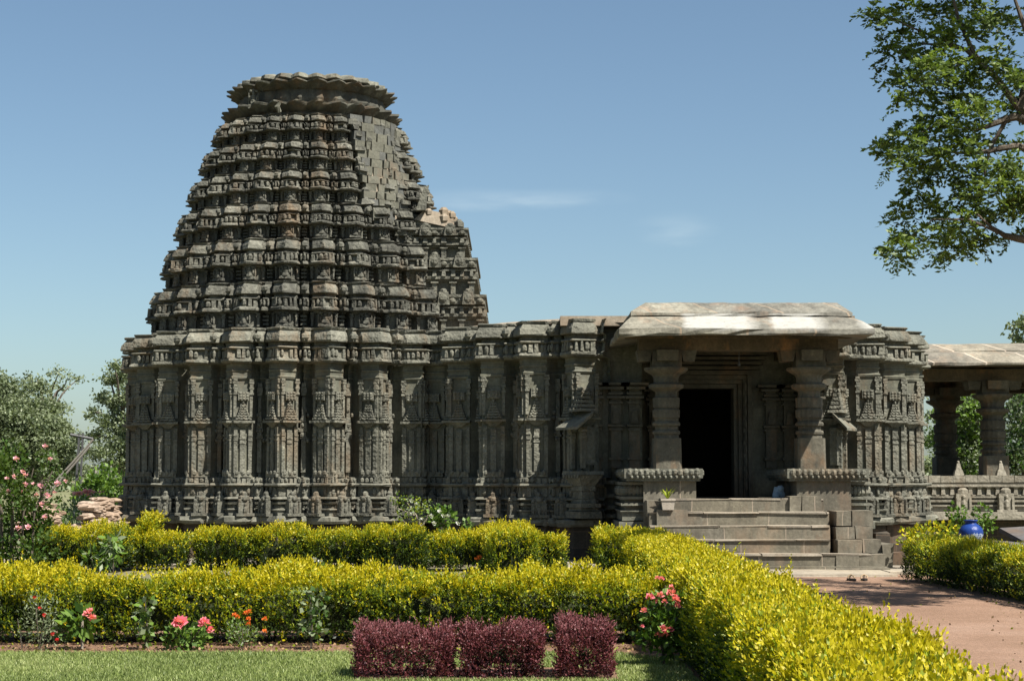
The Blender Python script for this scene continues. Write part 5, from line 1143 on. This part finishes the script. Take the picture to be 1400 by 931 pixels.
limbs = [([T1, PT(1560, 260), PT(1460, 200), PT(1404, 150), PT(1370, 105), PT(1342, 75), PT(1322, 30), PT(1312, -10)], [.16, .11, .075, .05, .04, .032, .024, .015]),
         ([PT(1460, 200), PT(1430, 172), PT(1400, 160), PT(1385, 163), PT(1356, 174), PT(1340, 178)], [.10, .08, .055, .045, .03, .015]),
         ([T1, PT(1500, 310), PT(1430, 208), PT(1397, 200), PT(1378, 203), PT(1355, 208), PT(1330, 210), PT(1300, 208)], [.18, .11, .06, .045, .038, .03, .02, .01]),
         ([T1, PT(1480, 350), PT(1430, 332), PT(1395, 326), PT(1378, 322), PT(1360, 310), PT(1340, 292)], [.16, .09, .06, .05, .035, .02, .012]),
         ([PT(1370, 105), PT(1330, 68), PT(1300, 62), PT(1262, 60)], [.04, .028, .02, .008]), ([PT(1385, 163), PT(1372, 185), PT(1360, 206), PT(1352, 240)], [.03, .025, .02, .01]),
         ([PT(1342, 75), PT(1290, 110), PT(1250, 110)], [.03, .016, .006]), ([PT(1340, 178), PT(1290, 170), PT(1240, 195)], [.018, .014, .006]), ([PT(1378, 322), PT(1330, 300), PT(1280, 300), PT(1245, 330)], [.02, .014, .01, .006]),
         ([PT(1300, 208), PT(1270, 215), PT(1232, 212)], [.012, .008, .004]), ([PT(1330, 68), PT(1260, 40), PT(1215, 20)], [.02, .012, .005]), ([PT(1404, 150), PT(1420, 60), PT(1400, 0)], [.06, .04, .02])]
for (p, r) in limbs: b.tube(p, r, 7)
b.build('trunk', BARK, root)
parts = []
for c in cl:
    off = c[0] > xf(1450, TD); r = c[3]; nt_ = int((20 if not off else 14)*(r/.25)**1.6)+4; r = r*.80
    tone = rng.random()
    for s_ in range(nt_):
        q = rng.normal(0, 1, 3); q /= np.linalg.norm(q); p0 = np.array(c[:3])+q*r*rng.uniform(.1, .8)*np.array([1.15, 1.2, .75])
        dv = q*.7+rng.normal(0, .5, 3); dv[2] = dv[2]*.5+.15; dv /= np.linalg.norm(dv); ln = rng.uniform(.12, .26)
        m = int(ln/.013) if not off else int(ln/.03); t = np.linspace(.1, 1, m)[:, None]
        P = p0+dv*ln*t+np.array([0, 0, -1])*(t**2)*ln*rng.uniform(.2, .7)
        sd = np.cross(dv, [0, 0, 1.0]); sd /= np.linalg.norm(sd)+1e-6
        N_ = dv*.6+sd*np.where(np.arange(m) % 2 == 0, 1, -1)[:, None]+rng.normal(0, .35, (m, 3))
        up_ = (q[2] > .1)*.3
        mm = np.where(rng.random(m) < .2+up_+.25*(tone > .6), 1, np.where(rng.random(m) < .35-up_, 2, 0))  # top light painted in: brighter leaves on clump tops, darker below, plus random tone
        parts.append(leaf_mesh(P, N_, rng.uniform(.05, .10, m)*(1 if not off else 1.4), mm, -.05, .25, .22))
Vv, Fc, Mi = merge(parts); mk('crown', Vv, Fc, [LT, LT2, LT3], root, midx=Mi)

FM = [LF, LF2, LF3]
def clumps_px(lst, d, dd=1.5): return [(xf(px, d+q), d+q, max(.5, zf(py, d+q)), r*d/F) for (px, py, r) in lst for q in [rnd.uniform(-dd, dd)]]
tree('big grey green tree filling the far left edge behind the pink flowered bush', xf(20, 80), 80, clumps_px([(-30, 560, 45), (10, 540, 30), (25, 570, 32), (-5, 590, 38), (40, 590, 32), (65, 580, 24), (45, 560, 24), (70, 615, 28), (20, 620, 35), (50, 635, 28), (85, 620, 16), (80, 590, 16), (0, 640, 34), (-50, 600, 45), (100, 640, 12), (75, 645, 20), (30, 650, 26), (0, 525, 20), (50, 530, 16), (85, 590, 22), (95, 610, 18), (100, 635, 18), (70, 560, 20), (20, 560, 36), (60, 610, 34)], 80), .3, .15, 260, FM, [0, 0, 1, 2], 'trees at the field edge', sub=26)
tree('tall thin topped tree with open branches above the far left tree', xf(62, 84), 84, clumps_px([(65, 512, 11), (80, 508, 12), (92, 516, 12), (105, 520, 8), (72, 530, 13), (50, 520, 9), (85, 530, 10), (40, 514, 9), (60, 545, 12), (38, 530, 9), (88, 560, 11), (80, 575, 9)], 84), .2, .14, 200, FM, [1, 1, 0], 'trees at the field edge', trunk_to=P3(66, 560, 84), sub=7)
tree('dense mid green tree rising directly behind the left corner of the tower', xf(170, 76), 76, clumps_px([(150, 520, 16), (165, 515, 14), (140, 545, 13), (160, 550, 20), (128, 562, 9), (178, 540, 20), (150, 580, 22), (132, 595, 14), (170, 600, 24), (145, 620, 20), (190, 580, 22), (128, 620, 10), (180, 630, 22), (158, 640, 16), (120, 570, 6), (155, 500, 9), (172, 502, 12)], 76), .28, .14, 260, FM, [0, 0, 2, 1], 'trees at the field edge', trunk_to=P3(168, 580, 76), sub=22)
tree('low dark scrubby tree between the two far left trees', xf(110, 90), 90, clumps_px([(100, 645, 14), (118, 640, 12), (112, 625, 10), (130, 645, 10), (90, 640, 14)], 90), .12, .15, 240, FM, [2, 0], 'trees at the field edge', sub=9)
GB = 'trees behind the pavilion'
tree('dense green tree seen between the two pavilion columns', xf(1318, 60), 60, clumps_px([(1318, 560, 26), (1310, 590, 26), (1335, 595, 26), (1322, 625, 26), (1300, 615, 20), (1340, 560, 18), (1325, 545, 16), (1345, 630, 22), (1310, 640, 20), (1285, 600, 20), (1300, 560, 20), (1335, 575, 26), (1315, 605, 30), (1335, 610, 28), (1300, 590, 30), (1340, 590, 30), (1320, 640, 30), (1310, 540, 20)], 60), .22, .13, 280, [LF, LB2, LF3], [0, 1, 1, 2], GB, sub=24)
tree('dark green tree filling the gap right of the front pavilion column', xf(1395, 56), 56, clumps_px([(1385, 560, 28), (1400, 590, 30), (1390, 620, 28), (1420, 560, 30), (1380, 640, 20), (1420, 620, 30), (1385, 535, 20), (1450, 590, 40)], 56), .22, .13, 280, [LF3, LB, LF3], [0, 1, 2], GB, sub=20)
tree('pale green tree glimpsed between the hall corner and rear pavilion column', xf(1278, 64), 64, clumps_px([(1275, 570, 14), (1272, 600, 16), (1280, 630, 16), (1284, 545, 12), (1265, 640, 16)], 64), .15, .18, 260, FM, [0, 1], GB, sub=12)
tree('distant tree with dark crown above the pavilion roof end', xf(1410, 95), 95, clumps_px([(1396, 448, 14), (1412, 440, 18), (1388, 460, 8), (1405, 470, 20), (1430, 460, 26), (1392, 490, 16), (1415, 520, 30), (1390, 515, 12), (1440, 520, 30)], 95), .35, .26, 260, [LF, LF2, LF3], [0, 2, 1], GB, sub=13)
# far band of scrub at the horizon
parts = []
for k in range(420):
    x = rng.uniform(-150, 120); y = rng.uniform(170, 230); parts.append(disk_leaves((x, y, rng.uniform(.5, 2.6)), rng.uniform(1.2, 2.4), 60, .5, [0, 1, 2], .3, .8, .2, .7))
Vv, Fc, Mi = merge(parts); o = mk('scrubland', Vv, Fc, FM, None, (0, 200, 0), midx=Mi); tag(o, 'hazy green band of scrub along the horizon', 'scrub', kind='stuff')
# weeds in the field
n = 9000; P = np.stack([rng.uniform(-17, -8.3, n), rng.uniform(40, 62, n), np.zeros(n)], 1); keep = noise3(P, .9, 2) > -.25; P = P[keep]; n = len(P)
N_ = np.tile([0, 0, 1.0], (n, 1)); Vv, Fc, Mi = leaf_mesh(P, N_, rng.uniform(.2, .6, n), rng.choice([0, 1, 2], n), .5, .35, .12)
o = mk('weeds', Vv, Fc, [LB2, LF2, LF], None, (-12, 50, 0), midx=Mi); tag(o, 'tall rough weeds and grass in the field beyond the rubble', 'weeds', kind='stuff')

# ---------------------------------------------------------------- grass
GRM = [leafm('grass blade', (.24, .30, .09, 1), .2, .3), leafm('grass blade light', (.36, .40, .16, 1), .2, .3), leafm('grass blade deep', (.13, .175, .05, 1), .2, .3)]
def grass(x0, x1, y0, y1, n, h, name, lb, test=None):
    P = np.stack([rng.uniform(x0, x1, n), rng.uniform(y0, y1, n), np.full(n, .01)], 1)
    if test is not None: P = P[test(P)]
    n = len(P); a = rng.uniform(0, 2*pi, n); t = rng.normal(0, .35, (n, 2)); hh = h*rng.uniform(.5, 1.3, n); wv = np.stack([np.cos(a), np.sin(a), np.zeros(n)], 1)*.0045
    tip = P+np.stack([t[:, 0]*hh, t[:, 1]*hh, hh], 1); Vv = np.stack([P-wv, P+wv, tip+wv*.3, tip-wv*.3], 1).reshape(-1, 3); Fc = np.arange(4*n).reshape(n, 4)
    f = noise3(P, 1.3, 4)*.5+rng.normal(0, .5, n); Mi = np.where(f > .5, 1, np.where(f < -.35, 2, 0))
    o = mk(name, Vv, Fc, GRM, None, ((x0+x1)/2, (y0+y1)/2, 0), midx=Mi); tag(o, lb, 'grass', kind='stuff')
grass(-5.2, 1.45, 12.6, 16.1, 110000, .028, 'grass', 'short green grass of the front lawn', lambda P: ~((P[:, 0] > -1.24) & (P[:, 0] < .84) & (P[:, 1] > 13.88) & (P[:, 1] < 14.75)) & ~((P[:, 1] > 16.0-np.maximum(0, P[:, 0]-.9)*1.2)))
n = 2600; P = np.stack([rng.uniform(2.15, 7.0, n), rng.uniform(7, 28, n), np.full(n, .02)], 1); e = np.minimum(np.abs(P[:, 0]-2.25), np.abs(P[:, 0]-6.3)); P = P[rng.random(n) < .12+.88*np.exp(-e*3.2)]; n = len(P)
Vv, Fc, Mi = leaf_mesh(P, np.tile([0, 0, .2], (n, 1)), rng.uniform(.015, .045, n), rng.choice([0, 1], n, p=[.75, .25]), 0, .8, .4); o = mk('leaf_litter', Vv, Fc, [plain('withered leaf', (.14, .09, .045, 1)), LM], None, (4, 17, 0), midx=Mi); tag(o, 'withered leaves and grit lying on the pink path beside the hedges', 'leaf litter', kind='stuff')
# fallen leaves and clods in the soil bed
n = 2200; P = np.stack([rng.uniform(-5.5, 1.5, n), rng.uniform(16.0, 17.3, n), np.full(n, .012)], 1)
Vv, Fc, Mi = leaf_mesh(P, np.tile([0, 0, .3], (n, 1)), rng.uniform(.015, .04, n), rng.choice([0, 1], n, p=[.7, .3]), 0, .8, .4); o = mk('leaf_litter', Vv, Fc, [plain('dry leaf', (.25, .16, .08, 1)), LM], None, (0, 16.6, 0), midx=Mi); tag(o, 'dry leaves and crumbs scattered on the red soil under the hedge', 'leaf litter', kind='stuff')
grass(-9, 1.0, 18.9, 27.0, 90000, .045, 'grass', 'green lawn strip between the long loose hedge and the clipped hedge blocks')
